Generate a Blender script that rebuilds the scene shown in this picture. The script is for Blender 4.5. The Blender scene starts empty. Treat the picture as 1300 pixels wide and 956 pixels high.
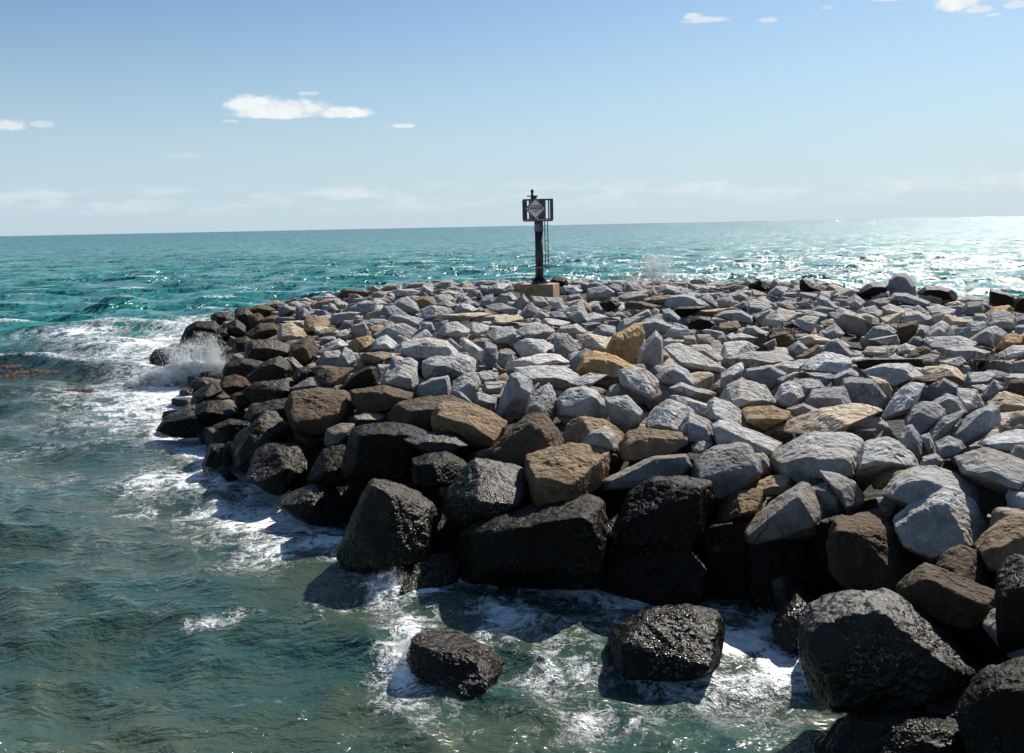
import bpy, bmesh, math, random
import numpy as np
from mathutils import Vector, Matrix

random.seed(7)
rng = np.random.default_rng(7)
sc = bpy.context.scene
COL = sc.collection

# ------------------------------------------------------------------ camera
PITCH, ROLL, EYE, FPX = math.radians(6.62), math.radians(1.146), 4.0, 1264.0
f = np.array([0, math.cos(PITCH), -math.sin(PITCH)])
r0 = np.array([1.0, 0, 0])
u0 = np.array([0, math.sin(PITCH), math.cos(PITCH)])
r_ = r0 * math.cos(ROLL) - u0 * math.sin(ROLL)
u_ = u0 * math.cos(ROLL) + r0 * math.sin(ROLL)
CAM = np.array([0, 0, EYE])

def ray(x, y):
    d = f + r_ * ((x - 650) / FPX) - u_ * ((y - 433.5) / FPX)
    return d / np.linalg.norm(d)

def on_plane(x, y, z=0.0):
    d = ray(x, y)
    return CAM + d * ((z - EYE) / d[2])

cam_d = bpy.data.cameras.new('camera')
cam = bpy.data.objects.new('camera', cam_d)
COL.objects.link(cam)
M = Matrix(((r_[0], u_[0], -f[0], 0), (r_[1], u_[1], -f[1], 0), (r_[2], u_[2], -f[2], EYE), (0, 0, 0, 1)))
cam.matrix_world = M
cam_d.sensor_width = 36
cam_d.lens = 36 * FPX / 1300
cam_d.shift_y = -44.5 / 1300
cam_d.clip_end = 60000
sc.camera = cam

# ------------------------------------------------------------------ helpers
def tag(o, label=None, cat=None, group=None, kind=None):
    if label: o['label'] = label
    if cat: o['category'] = cat
    if group: o['group'] = group
    if kind: o['kind'] = kind
    return o

def mesh_np(name, V, F, mat=None, smooth=True):
    """V (n,3), F (m,3 or 4)"""
    me = bpy.data.meshes.new(name)
    n, k = F.shape
    me.vertices.add(len(V)); me.vertices.foreach_set('co', np.ascontiguousarray(V, dtype=np.float32).ravel())
    me.loops.add(n * k); me.loops.foreach_set('vertex_index', np.ascontiguousarray(F, dtype=np.int32).ravel())
    me.polygons.add(n); me.polygons.foreach_set('loop_start', np.arange(0, n * k, k, dtype=np.int32))
    me.polygons.foreach_set('use_smooth', np.full(n, smooth, dtype=bool))
    me.update(calc_edges=True)
    if mat: me.materials.append(mat)
    return me

def link(name, me, parent=None, loc=None):
    o = bpy.data.objects.new(name, me)
    COL.objects.link(o)
    if loc is not None: o.location = loc
    if parent: o.parent = parent
    return o

_ico = {}
def ico(n):
    if n not in _ico:
        bm = bmesh.new()
        bmesh.ops.create_icosphere(bm, subdivisions=n, radius=1)
        V = np.array([v.co[:] for v in bm.verts]); V /= np.linalg.norm(V, axis=1)[:, None]
        F = np.array([[v.index for v in fc.verts] for fc in bm.faces])
        bm.free(); _ico[n] = (V, F)
    return _ico[n]

def _hash(ix, iy, iz, seed):
    h = (ix * 374761393 + iy * 668265263 + iz * 2147483647 + seed * 1274126177) & 0xffffffff
    h = ((h ^ (h >> 13)) * 1274126177) & 0xffffffff
    h = ((h ^ (h >> 16)) * 2246822519) & 0xffffffff
    return (h ^ (h >> 15)) & 0xffffffff

def pnoise(P, seed=0):
    """gradient noise, about -0.7..0.7"""
    P = np.asarray(P, dtype=np.float64)
    I = np.floor(P).astype(np.int64); Fp = P - I
    S = Fp * Fp * Fp * (Fp * (Fp * 6 - 15) + 10)
    out = np.zeros(len(P))
    for dx in (0, 1):
        for dy in (0, 1):
            for dz in (0, 1):
                h = _hash(I[:, 0] + dx, I[:, 1] + dy, I[:, 2] + dz, seed)
                gx = (h & 1023) / 511.5 - 1; gy = ((h >> 10) & 1023) / 511.5 - 1; gz = ((h >> 20) & 1023) / 511.5 - 1
                g = gx * (Fp[:, 0] - dx) + gy * (Fp[:, 1] - dy) + gz * (Fp[:, 2] - dz)
                w = (S[:, 0] if dx else 1 - S[:, 0]) * (S[:, 1] if dy else 1 - S[:, 1]) * (S[:, 2] if dz else 1 - S[:, 2])
                out += w * g
    return out

def fbm(P, octs, seed=0, gain=0.5):
    a, s, fr = 1.0, 0.0, 1.0
    for i in range(octs):
        s = s + a * pnoise(P * fr + i * 17.3, seed + i); a *= gain; fr *= 2.03
    return s

# ------------------------------------------------------------------ shader helpers
class NT:
    def __init__(s, tree): s.t = tree; tree.nodes.clear()
    def n(s, typ, **kw):
        nd = s.t.nodes.new(typ)
        for k, v in kw.items():
            if k.startswith('i_'):
                key = k[2:]; key = int(key) if key.isdigit() else key.replace('_', ' ')
                s.put(nd.inputs[key], v)
            else: setattr(nd, k, v)
        return nd
    def put(s, sock, v):
        if isinstance(v, bpy.types.NodeSocket): s.t.links.new(v, sock)
        elif isinstance(v, bpy.types.Node): s.t.links.new(v.outputs[0], sock)
        else: sock.default_value = v
    def m(s, op, a, b=None, c=None, clamp=False):
        nd = s.n('ShaderNodeMath', operation=op); nd.use_clamp = clamp
        s.put(nd.inputs[0], a)
        if b is not None: s.put(nd.inputs[1], b)
        if c is not None: s.put(nd.inputs[2], c)
        return nd.outputs[0]
    def vm(s, op, a, b=None):
        nd = s.n('ShaderNodeVectorMath', operation=op)
        s.put(nd.inputs[0], a)
        if b is not None: s.put(nd.inputs[1], b)
        return nd.outputs[0]
    def mix(s, fac, a, b, blend='MIX'):
        nd = s.n('ShaderNodeMix', data_type='RGBA', blend_type=blend)
        nd.clamp_factor = True
        s.put(nd.inputs[0], fac); s.put(nd.inputs[6], a); s.put(nd.inputs[7], b)
        return nd.outputs[2]
    def ss(s, v, lo, hi, a=0.0, b=1.0):
        nd = s.n('ShaderNodeMapRange', interpolation_type='SMOOTHSTEP')
        s.put(nd.inputs[0], v)
        for i, x in enumerate((lo, hi, a, b)): s.put(nd.inputs[i + 1], x)
        return nd.outputs[0]
    def noise(s, vec, scale, detail=4, rough=0.55, dist=0.0):
        nd = s.n('ShaderNodeTexNoise')
        s.put(nd.inputs['Vector'], vec); nd.inputs['Scale'].default_value = scale
        nd.inputs['Detail'].default_value = detail; nd.inputs['Roughness'].default_value = rough
        nd.inputs['Distortion'].default_value = dist
        return nd.outputs[0]
    def bump(s, h, strength, dist, normal=None):
        nd = s.n('ShaderNodeBump'); s.put(nd.inputs['Height'], h)
        nd.inputs['Strength'].default_value = strength; nd.inputs['Distance'].default_value = dist
        if normal is not None: s.put(nd.inputs['Normal'], normal)
        return nd.outputs[0]

def newmat(name):
    m = bpy.data.materials.new(name); m.use_nodes = True
    t = NT(m.node_tree)
    out = t.n('ShaderNodeOutputMaterial'); b = t.n('ShaderNodeBsdfPrincipled')
    t.t.links.new(b.outputs[0], out.inputs[0])
    return m, t, b

def rgba(c): return (c[0], c[1], c[2], 1.0)

# colour comes from the object's own colour, everything else from world/object space noise
def rock_material(name, barnacle=0.0, island=False, stain=0.5, spec=0.25):
    m, t, b = newmat(name)
    geo = t.n('ShaderNodeNewGeometry'); oi = t.n('ShaderNodeObjectInfo')
    pos = geo.outputs['Position']
    sep = t.n('ShaderNodeSeparateXYZ', i_0=pos)
    if island:
        cr = t.n('ShaderNodeValToRGB'); e = cr.color_ramp
        t.put(cr.inputs[0], geo.outputs['Random Per Island'])
        e.elements[0].color = (0.20, 0.21, 0.235, 1); e.elements[1].color = (0.40, 0.40, 0.41, 1)
        for p, c in ((0.3, (0.35, 0.36, 0.38)), (0.6, (0.28, 0.22, 0.15)), (0.72, (0.42, 0.42, 0.44)), (0.9, (0.42, 0.36, 0.27))):
            q = e.elements.new(p); q.color = rgba(c)
        base = cr.outputs[0]
    else:
        base = oi.outputs['Color']
    n1 = t.noise(pos, 1.3, 5, 0.6, 0.6)
    n2 = t.noise(pos, 7.0, 6, 0.65)
    n3 = t.noise(pos, 45.0, 3, 0.7)
    k = t.m('MULTIPLY', t.ss(n2, 0.3, 0.7, 0.74, 1.2), t.ss(n3, 0.3, 0.7, 0.84, 1.14))
    kc = t.n('ShaderNodeCombineColor', i_0=k, i_1=k, i_2=k)
    col = t.mix(1.0, base, kc.outputs[0], 'MULTIPLY')
    # mineral stains
    st = t.m('MULTIPLY', t.ss(n1, 0.5, 0.68), stain)
    col = t.mix(st, col, t.mix(1.0, col, (1.0, 0.80, 0.56, 1), 'MULTIPLY'))
    # dark pits and lichen specks
    pit = t.m('MULTIPLY', t.ss(t.noise(pos, 17, 5, 0.7, 0.4), 0.60, 0.68), 0.6)
    col = t.mix(pit, col, t.mix(1.0, col, (0.4, 0.37, 0.34, 1), 'MULTIPLY'))
    # algae / wet zone near the water
    zz = t.m('ADD', sep.outputs[2], t.m('MULTIPLY', t.m('SUBTRACT', n1, 0.5), 1.5))
    brown = t.ss(zz, 0.95, 1.5, 1.0, 0.0)
    col = t.mix(t.m('MULTIPLY', brown, 0.75), col, t.mix(1.0, col, (0.42, 0.33, 0.22, 1), 'MULTIPLY'))
    wet = t.ss(zz, 0.42, 0.85, 1.0, 0.0)
    col = t.mix(t.m('MULTIPLY', wet, 0.85), col, (0.009, 0.008, 0.007, 1))
    # hairline cracks
    vc = t.n('ShaderNodeTexVoronoi', feature='DISTANCE_TO_EDGE'); vc.inputs['Scale'].default_value = 1.1
    t.put(vc.inputs['Vector'], t.vm('ADD', pos, t.vm('SCALE', t.n('ShaderNodeTexNoise', i_Vector=pos, i_Scale=1.6).outputs[1])))
    crack = t.m('MULTIPLY', t.ss(vc.outputs[0], 0.0, 0.014, 1.0, 0.0), t.ss(t.noise(pos, 0.7, 3), 0.54, 0.62))
    col = t.mix(t.m('MULTIPLY', crack, 0.5), col, (0.03, 0.026, 0.02, 1))
    # rust and dirt runs on some stones
    mpd = t.n('ShaderNodeMapping', i_Vector=pos); mpd.inputs['Scale'].default_value = (1.6, 1.6, 0.5)
    dirt = t.m('MULTIPLY', t.ss(t.noise(mpd.outputs[0], 1.4, 6, 0.7, 0.6), 0.54, 0.68), 0.55 if not barnacle else 0.0)
    col = t.mix(dirt, col, t.mix(1.0, col, (0.62, 0.44, 0.27, 1), 'MULTIPLY'))
    if not barnacle:      # bird droppings and salt blooms
        wh = t.m('MULTIPLY', t.ss(t.noise(pos, 2.7, 6, 0.7, 1.2), 0.66, 0.70), 0.42)
        col = t.mix(wh, col, (0.66, 0.65, 0.62, 1))
    rough = t.m('SUBTRACT', 0.85, t.m('MULTIPLY', wet, 0.42))
    h = t.m('ADD', t.m('MULTIPLY', n2, 1.0), t.m('MULTIPLY', n3, 0.22))
    # fractured facets
    vor = t.n('ShaderNodeTexVoronoi', feature='F1'); vor.inputs['Scale'].default_value = 5.5
    t.put(vor.inputs['Vector'], t.vm('ADD', pos, t.vm('SCALE', t.n('ShaderNodeTexNoise', i_Vector=pos, i_Scale=3.0).outputs[1])))
    h = t.m('ADD', h, t.m('MULTIPLY', vor.outputs[0], 0.55))
    h = t.m('SUBTRACT', h, t.m('MULTIPLY', crack, 0.5))
    nrm = t.bump(h, 0.9, 0.048 if barnacle else 0.07)
    if barnacle > 0:
        v2 = t.n('ShaderNodeTexVoronoi', feature='F1'); v2.inputs['Scale'].default_value = 52
        t.put(v2.inputs['Vector'], pos)
        cov = t.m('MULTIPLY', t.ss(t.noise(pos, 1.8, 5, 0.65, 0.5), 0.44, 0.60), t.ss(sep.outputs[2], 1.25, 0.75))
        grn = t.m('MULTIPLY', t.ss(t.noise(pos, 0.9, 4, 0.6, 0.4), 0.5, 0.68), t.ss(zz, 0.15, 0.9, 0.5, 0.05))
        col = t.mix(grn, col, (0.030, 0.034, 0.012, 1))
        bh = t.m('MULTIPLY', t.m('SUBTRACT', 1.0, v2.outputs[0]), cov)
        nrm = t.bump(bh, 1.0, 0.022 * barnacle, nrm)
        sepc = t.n('ShaderNodeSeparateColor', i_0=v2.outputs['Color'])
        spot = t.m('MULTIPLY', t.m('MULTIPLY', t.ss(sepc.outputs[0], 0.78, 0.95), cov), 0.7 * barnacle * barnacle)
        col = t.mix(spot, col, (0.24, 0.21, 0.16, 1))
        rough = t.m('SUBTRACT', t.m('MULTIPLY', rough, 0.62), t.m('MULTIPLY', cov, 0.12))
    t.put(b.inputs['Base Color'], col); t.put(b.inputs['Roughness'], rough); t.put(b.inputs['Normal'], nrm)
    b.inputs['Specular IOR Level'].default_value = spec
    return m

MAT = {
    'granite': rock_material('granite', 0, stain=0.45),
    'sandstone': rock_material('weathered_stone', 0, stain=0.8),
    'algae': rock_material('algae_stone', 0.5, stain=0.5, spec=0.10),
    'crusted': rock_material('crusted_stone', 0.9, stain=0.4, spec=0.18),
    'barnacle': rock_material('barnacle_stone', 1.0, stain=0.3, spec=0.36),
    'rubble': rock_material('rubble_stone', 0, island=True),
}
#          colour                 material     rounding p, roughness amp, word
KIND = {
    'G': ((0.42, 0.415, 0.405), 'granite', 70, 1.0, 'light grey'),
    'P': ((0.54, 0.525, 0.50), 'granite', 60, 0.8, 'pale grey'),
    'D': ((0.30, 0.302, 0.31), 'granite', 60, 0.8, 'blue-grey'),
    'T': ((0.26, 0.19, 0.115), 'sandstone', 50, 1.0, 'tan brown'),
    'O': ((0.46, 0.31, 0.155), 'sandstone', 60, 1.1, 'orange-tan'),
    'C': ((0.54, 0.45, 0.33), 'sandstone', 50, 0.9, 'cream-coloured'),
    'B': ((0.115, 0.083, 0.053), 'sandstone', 34, 1.0, 'dark brown'),
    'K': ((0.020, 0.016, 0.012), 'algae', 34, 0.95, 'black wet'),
    'S': ((0.052, 0.042, 0.028), 'crusted', 32, 1.05, 'barnacle-speckled'),
    'W': ((0.026, 0.022, 0.020), 'barnacle', 34, 1.1, 'glistening black'),
    'R': ((0.080, 0.050, 0.034), 'crusted', 30, 1.1, 'reddish-black'),
}

ROCKS = """
K .3 0|188,454 198,444 211,442 213,455 203,463 192,460|leftmost tip of the rocks
K .3 0|210,448 216,438 228,436 240,441 236,447 214,457|
K .3 0|202,468 208,459 222,451 223,460 210,468|
K .4 0|229,434 237,416 248,409 272,408 279,417 277,427 262,431 250,436|wave-washed boulder above the left splash
K .4 0|236,436 250,422 266,423 280,426 276,438 250,444|
K .3 0|266,403 274,397 290,397 298,405 292,413 274,414|
K .3 0|284,394 292,393 298,397 297,402 286,400|
K .3 0|298,393 312,391 320,398 319,414 308,418 299,406|
B .6 0|315,400 329,398 335,404 330,413 318,418|
K .4 0|288,411 300,406 311,412 312,424 300,428 291,422|
K .3 0|276,418 286,417 296,425 291,432 278,428|
B .3 0|318,392 328,387 341,389 352,394 350,399 332,401 320,398|
B .4 0|336,386 352,381 362,386 355,390 340,389|
D .3 0|353,391 361,388 374,390 377,398 360,400 354,397|
B .7 0|332,405 352,398 355,404 346,408 324,415|
D .2 0|346,409 354,401 368,403 380,403 380,408 360,410|
K .2 0|360,408 386,407 386,413 368,415|
C .8 0|352,422 358,412 370,410 383,418 389,425 385,431 368,434 354,431|pale-topped boulder on the dark left slope
B .5 0|312,424 330,411 346,410 356,416 352,425 322,430|
S .5 0|311,454 312,444 320,432 340,431 356,434 366,438 366,448 354,456|barnacled slab on the upper left slope
K .3 0|296,440 299,430 312,428 320,432 314,446 300,448|
B .4 30|367,450 372,438 390,427 398,429 404,447 392,460 380,464 370,457|round brown boulder on the left slope
D .5 0|365,456 371,453 386,466 378,469 367,463|
K .35 0|284,470 289,461 302,456 320,456 334,460 328,471 316,478 284,480|
K .2 0|314,478 332,462 344,457 356,451 364,457 371,474 362,482 324,488|
B .9 0|388,465 418,465 440,468 436,480 416,486 402,476|
K .3 0|370,478 380,468 392,466 406,476 380,488|
K .4 0|238,514 248,498 268,486 290,488 296,494 268,504 248,514|
B .6 20|280,486 287,479 300,476 316,482 321,489 308,497 292,500 284,494|brown dome at the left water edge
S .8 0|308,498 324,486 360,482 378,488 366,500 350,508 328,512 316,506|glittering barnacled slab of the left slope
D .7 0|366,494 392,480 406,478 416,488 406,496 372,496|
K .3 0|300,498 316,496 326,510 304,520 298,510|
B .4 0|362,515 372,498 400,495 436,496 449,511 447,528 430,545 400,552 375,545|big brown flat-topped boulder
K .4 20|248,520 262,510 284,509 298,518 304,530 284,538 262,536 250,528|
K .3 0|199,546 210,530 240,521 262,527 273,538 270,549 236,553 212,551|long black rock reaching left into foam
K .3 0|272,540 292,532 318,536 318,542 300,552 280,550|
K .3 0|310,530 320,516 340,510 366,506 380,522 372,540 340,545|
S .5 60|298,575 310,554 324,536 338,523 348,523 360,536 369,548 366,560 352,572 320,590 300,590|pointed black rock by the foam
K .3 0|257,588 268,563 280,563 296,572 299,588 284,594 260,598|
K .7 0|276,597 288,596 302,606 292,614|
S .9 20|312,604 320,586 323,570 352,561 382,564 410,564 412,572 396,588 386,608 376,616 350,622 328,612|large barnacle-crusted rock in the foam
K .5 0|390,606 410,572 436,565 442,575 440,612 420,614 396,610|
K .5 0|390,608 402,604 416,608 414,614 390,613|
S .6 10|352,642 358,630 396,615 416,616 440,632 452,640 450,650 438,656 404,665 380,656|low rounded rock alone in white foam
S .18 50|426,700 444,668 462,622 476,608 494,607 520,622 540,628 550,640 553,706 520,715 470,719 434,713|tall black block standing in the water
D .4 0|408,560 416,545 432,538 450,538 446,550 432,562 414,564|
K .16 10|436,600 440,570 450,545 470,540 500,538 524,542 540,550 545,560 530,600 490,612 450,612|big black dome behind the tall block
W .35 10|508,556 540,549 576,550 596,560 609,570 606,578 580,582 540,574|
K .5 20|524,582 550,576 570,574 588,580 598,592 592,602 570,612 540,616 526,612|
W .6 0|562,650 570,620 582,607 596,590 606,585 630,586 650,591 664,597 669,605 671,628 660,640 620,660 590,668|silvery glittering black boulder
B .3 0|446,496 488,490 524,499 524,507 508,518 460,524 448,512|
G .9 0|450,528 464,524 491,526 480,533 452,533|
B .35 0|486,530 508,511 540,505 572,503 592,512 584,530 556,546 520,545|long smooth brown boulder
T .6 35|551,530 558,514 566,510 600,514 620,522 650,540 636,553 632,566 600,562 552,548|tan boulder with a pale left edge
D .3 0|604,497 630,505 628,523 602,513|
B .5 0|577,500 584,496 600,511 590,513|
B .5 0|620,580 629,560 654,540 666,528 688,527 702,540 716,564 710,574 680,585 640,592|dark rippled brown boulder
G .2 0|707,526 708,508 722,495 740,491 756,497 774,519 768,529 744,530|shadow-faced grey block above the brown dome
D .15 0|768,506 796,503 815,522 810,538 792,549 776,536|
T .9 0|714,560 723,532 740,530 768,534 792,552 786,572 740,566 716,562|cracked smooth brown dome
G .4 40 0.55|736,562 750,550 768,541 780,550 784,568 772,569|
T .6 45|668,576 690,572 720,564 732,562 760,570 786,575 790,582 768,606 764,630 740,650 676,645 670,610|big brown boulder with a triangular lit face
T .9 0|782,568 800,548 820,545 870,550 872,570 850,574 838,580 790,582|rough flat brown slab
D .15 20|764,620 770,598 790,583 830,580 850,571 866,574 878,594 872,605 850,612 810,618|
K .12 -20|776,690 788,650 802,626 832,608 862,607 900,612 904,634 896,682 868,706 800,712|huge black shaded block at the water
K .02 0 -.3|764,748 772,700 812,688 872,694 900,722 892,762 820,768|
K .24 -10|578,706 586,678 606,664 640,650 668,638 700,634 726,627 748,628 764,636 769,652 768,728 740,742 650,742 590,732|long sloping black boulder with a sunlit cap
S .6 0|756,665 790,646 792,690 780,690|
R .6 -10|496,722 512,712 540,706 570,702 582,712 580,735 556,752 530,758 505,755|low reddish rock washed by the sea
R .6 40 -.2|520,832 530,802 554,786 574,786 608,816 650,846 696,880 692,892 640,895 560,882 530,862|wedge-shaped brown rock rising from the near water
S .3 10|772,840 777,800 803,784 830,775 872,769 905,776 914,786 912,842 890,856 850,860 800,858|lone boxy black rock in the near water
D .2 -20|878,602 884,586 906,568 934,563 948,564 964,584 966,602 950,620 912,634 890,622|smooth rounded grey boulder over the black wall
G .5 0|958,576 970,576 980,588 978,600 966,606|
C .7 0|948,620 966,610 980,604 1000,602 1014,618 996,626 970,628|
T .45 0|910,638 936,624 970,621 996,628 992,640 964,650 960,680 915,675|flat tan rock above the black wall
D .3 30|945,668 960,655 980,638 1018,613 1025,616 1050,646 1048,672 1030,690 970,695 950,685|grey pyramid above the black wall
G .45 25|906,540 920,532 940,540 968,552 992,560 986,570 974,578 954,574 912,565|wedge-shaped pale grey boulder
G .5 20|899,530 900,512 908,505 926,512 940,522 966,547 945,545 906,534|
C .85 0|968,545 992,535 1040,520 1082,514 1108,517 1124,528 1140,556 1136,566 1100,562 1060,556 1020,552 995,562 972,550|largest cream-coloured slab on the jetty
G .55 10|979,590 984,574 1008,560 1030,551 1080,551 1092,560 1096,590 1080,604 1040,606 1000,602|large rough grey boulder under the cream slab
G .45 20|1088,585 1100,562 1124,556 1140,562 1158,578 1166,593 1140,600 1110,612 1084,606|
D .5 30|1000,602 1010,592 1026,587 1044,594 1056,610 1030,620 1014,614|
D .3 30|1040,598 1064,602 1084,612 1098,628 1090,650 1072,650 1056,625|
D .3 20|1028,620 1052,612 1068,622 1070,650 1056,662 1046,650|
B .6 30|1052,690 1062,660 1080,642 1098,632 1110,632 1122,646 1150,690 1176,716 1160,735 1140,750 1080,745 1056,720|triangular brown boulder near the right edge
R .5 0|1056,680 1064,660 1076,652 1082,660 1075,690|
G .25 20|1122,628 1136,608 1158,596 1186,593 1212,602 1236,618 1250,645 1240,670 1180,650 1140,638|
G .5 20|1138,650 1166,636 1190,618 1214,622 1236,640 1250,668 1243,690 1222,698 1185,705 1150,690 1140,668|streaked silver-grey boulder near the right edge
D .3 0|1112,632 1140,630 1150,640 1138,652 1136,664 1122,655|
T .5 0|1107,610 1120,598 1134,593 1152,598 1128,618 1110,618|
D .3 0|1190,590 1205,583 1230,576 1250,570 1276,574 1300,584 1320,600 1300,640 1270,665 1245,640 1225,605|broad grey boulder at the right edge
G .3 0|1238,568 1254,554 1280,551 1330,549 1340,580 1300,582 1270,572|
D .15 40|1208,548 1232,526 1256,514 1268,517 1269,543 1250,552 1232,568 1215,560|leaning smooth blue-grey boulder
D .25 0|1150,530 1160,516 1170,511 1186,511 1198,520 1199,528 1180,545 1170,552 1152,545|
D .2 50|1140,558 1148,542 1158,540 1168,554 1174,574 1166,584 1150,570|
G .6 0|1178,550 1198,530 1220,522 1228,524 1208,544 1192,562 1182,560|
G .5 0|1170,553 1180,550 1186,565 1180,575 1172,570|
D .5 20|1188,562 1204,554 1220,560 1229,574 1212,578 1196,588 1190,576|
D .3 0|1168,590 1172,580 1188,576 1198,584 1192,594 1170,594|
D .2 0|1288,655 1292,615 1302,605 1330,610 1330,660|
T .5 20|1240,690 1252,678 1270,662 1300,652 1330,655 1330,720 1290,730 1255,720|rounded tan boulder cut by the right edge
B .7 20|1190,718 1200,702 1220,693 1246,702 1254,720 1265,735 1265,748 1250,748 1216,736|
B .25 -10|1140,746 1152,732 1178,715 1200,724 1242,742 1262,750 1264,775 1240,800 1200,792 1160,775 1142,760|
K .1 0|1266,760 1268,725 1280,702 1290,698 1305,712 1330,720 1330,820 1300,840 1270,820|
W .22 -10|1018,795 1030,770 1060,757 1100,750 1140,754 1155,768 1180,783 1215,808 1242,826 1250,850 1240,880 1150,900 1060,890 1025,850|huge wet black boulder at the bottom right
W .5 0|980,793 995,770 1011,755 1022,768 1020,815 1005,827 990,815|
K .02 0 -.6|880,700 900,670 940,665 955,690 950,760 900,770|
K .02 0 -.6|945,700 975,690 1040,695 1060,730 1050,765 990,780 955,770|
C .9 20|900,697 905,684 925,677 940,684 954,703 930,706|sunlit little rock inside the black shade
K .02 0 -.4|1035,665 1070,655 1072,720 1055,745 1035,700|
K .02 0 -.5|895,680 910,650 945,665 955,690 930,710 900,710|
K .3 0|1040,940 1080,905 1180,905 1230,920 1230,970 1060,990|
K .3 0|1215,900 1250,850 1300,830 1350,850 1350,960 1240,970|
D .1 10|628,525 640,497 648,477 660,473 674,475 676,485 684,490 672,505 664,530 636,530|tall smooth grey boulder
D .3 0|654,520 668,497 684,486 688,492 676,505 668,520|
G .7 30|668,520 674,502 696,487 702,495 706,508 706,522 698,535 672,527|
P .9 0|650,465 678,465 710,462 732,475 736,481 720,490 700,492 680,484|flat whitish slab before the orange rocks
P .9 0|632,470 642,462 662,455 690,449 708,450 722,460 710,466 650,468|
G .7 20|700,497 726,484 748,475 772,477 778,487 764,501 740,492 712,508|
G .7 0|768,502 774,491 786,487 798,491 796,500|
G .75 20|778,484 784,471 806,467 832,473 834,483 848,495 836,500 816,518 800,503 792,490|
O .6 20|734,468 742,450 756,446 780,452 806,466 798,470 778,478 736,475|low rugged orange rock
D .3 0|722,460 736,447 742,443 750,445 740,472 728,470|
O .6 60|767,447 780,427 806,412 814,414 817,425 808,460 804,465 790,458|upright orange angular boulder
G .1 0|809,463 812,443 832,421 840,429 841,466 834,471 811,466|upright grey block beside the orange boulder
C .85 0|728,425 748,424 776,429 768,445 744,443 735,432|
D .3 0|704,441 705,425 720,424 738,441 726,454 708,453|
P .7 35|838,447 852,437 862,436 880,444 920,467 906,478 884,481 866,465 840,462|pale striped slab tilted to the right
D .25 40|832,479 843,468 857,462 872,470 884,484 883,492 868,490 850,492|
D .15 0|850,493 866,486 908,502 910,508 898,510 870,502|
P .9 0|846,497 862,502 900,512 898,528 872,520 850,510|
G .9 0|818,527 832,512 850,508 878,520 884,535 862,550 838,549 822,540|
D .3 20|858,548 876,524 900,534 908,552 908,564 872,560|
G .6 0|878,566 888,559 904,564 890,574 880,574|
G .4 40|915,490 916,475 944,456 945,465 940,479 924,489|pointed grey rock leaning right
D .1 0|944,478 948,469 978,464 998,475 978,495 960,488|
G .6 0|950,467 962,456 978,462|
D .3 0|978,498 988,481 1008,473 1024,473 1022,481 1000,486 986,500|
G .55 0|914,508 924,490 940,482 954,485 970,490 990,517 960,521 920,515|
G .7 0|944,489 960,485 972,494 950,495|
T .5 0|942,521 950,517 980,516 1002,523 1000,533 970,545 946,535|
G .4 0|984,503 992,489 1002,484 1016,489 1020,503 1006,516 990,512|
G .5 0|1014,485 1024,481 1040,483 1048,493 1026,501|
D .4 20|1024,509 1032,495 1070,491 1084,512 1060,518 1038,523|
D .2 0|998,519 1020,512 1040,521 1012,530|
D .2 0|1056,489 1058,477 1080,468 1090,473 1088,481 1068,489|
D .25 0|1068,491 1072,481 1080,479 1108,483 1124,503 1116,519 1092,514 1080,512|smooth grey dome behind the cream slab
C .8 40|1088,473 1124,483 1134,495 1126,510 1110,490|
P .7 0|1012,469 1026,457 1048,447 1080,453 1080,467 1062,473 1030,470|
D .15 30|1042,445 1052,433 1064,430 1084,449 1080,455 1056,448|
D .2 0|1022,473 1066,475 1056,483 1052,492 1036,482|
G .35 20|1096,471 1120,463 1152,462 1172,477 1136,489 1110,480|arrowhead-shaped grey boulder facing right
B .5 0|1134,494 1136,487 1160,479 1188,475 1200,477 1184,486 1160,492|
G .9 10|1120,528 1136,503 1154,487 1180,489 1194,503 1180,512 1160,518 1148,540 1140,556 1130,540|broad grey face right of the cream slab
D .2 0|1188,491 1198,480 1216,489 1214,499 1196,502|
D .2 30|1182,511 1202,500 1216,505 1228,523 1200,526 1192,518|
G .6 20|1216,493 1240,495 1250,515 1228,521 1216,505|
D .3 0|1248,497 1262,483 1274,493 1258,505 1250,511|
C .85 0|1254,511 1276,497 1300,505 1320,512 1310,520 1268,524|cream boulder at the right edge
P .95 0|1268,525 1320,522 1330,545 1270,547|
D .5 0|1226,485 1230,473 1286,472 1286,481 1256,485 1244,495 1230,491|
B .4 0|1276,495 1284,483 1310,478 1310,505 1290,500|
C .5 0|1168,469 1172,465 1220,465 1224,473 1224,489 1210,485 1190,478|
K .1 0|1086,458 1100,455 1168,455 1172,463 1150,467 1094,467|long dark gap-filling slab
D .4 0|1162,455 1180,449 1192,451 1192,463 1176,465|
G .7 0|1192,459 1220,453 1226,459 1216,465|
G .8 0|1172,431 1180,428 1218,427 1240,435 1236,443 1184,441|flat smooth grey slab
D .3 0|1180,443 1236,441 1256,447 1252,457 1226,457 1196,451|
B .3 0|1150,453 1158,445 1172,439 1182,443 1178,449 1160,455|
G .6 0|1138,441 1150,436 1164,441 1160,447 1140,449|
G .5 0|1094,447 1106,441 1126,439 1128,449 1100,453|
B .2 40|1139,425 1140,413 1164,407 1166,415 1160,425 1148,435 1142,433|dark upright brown rock amid grey ones
D .4 0|1152,435 1160,427 1172,431 1170,439|
T .5 0|1162,425 1170,416 1178,419 1176,429|
D .15 40|1046,415 1052,403 1070,392 1084,397 1108,413 1098,421 1074,426 1064,413|large blue-grey pyramid on the right plateau
D .4 0|1042,421 1060,411 1072,423 1064,430 1052,429|
G .4 0|1098,427 1110,415 1128,413 1140,423 1106,431|
D .1 0|1102,431 1138,425 1142,435 1120,436|
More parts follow.
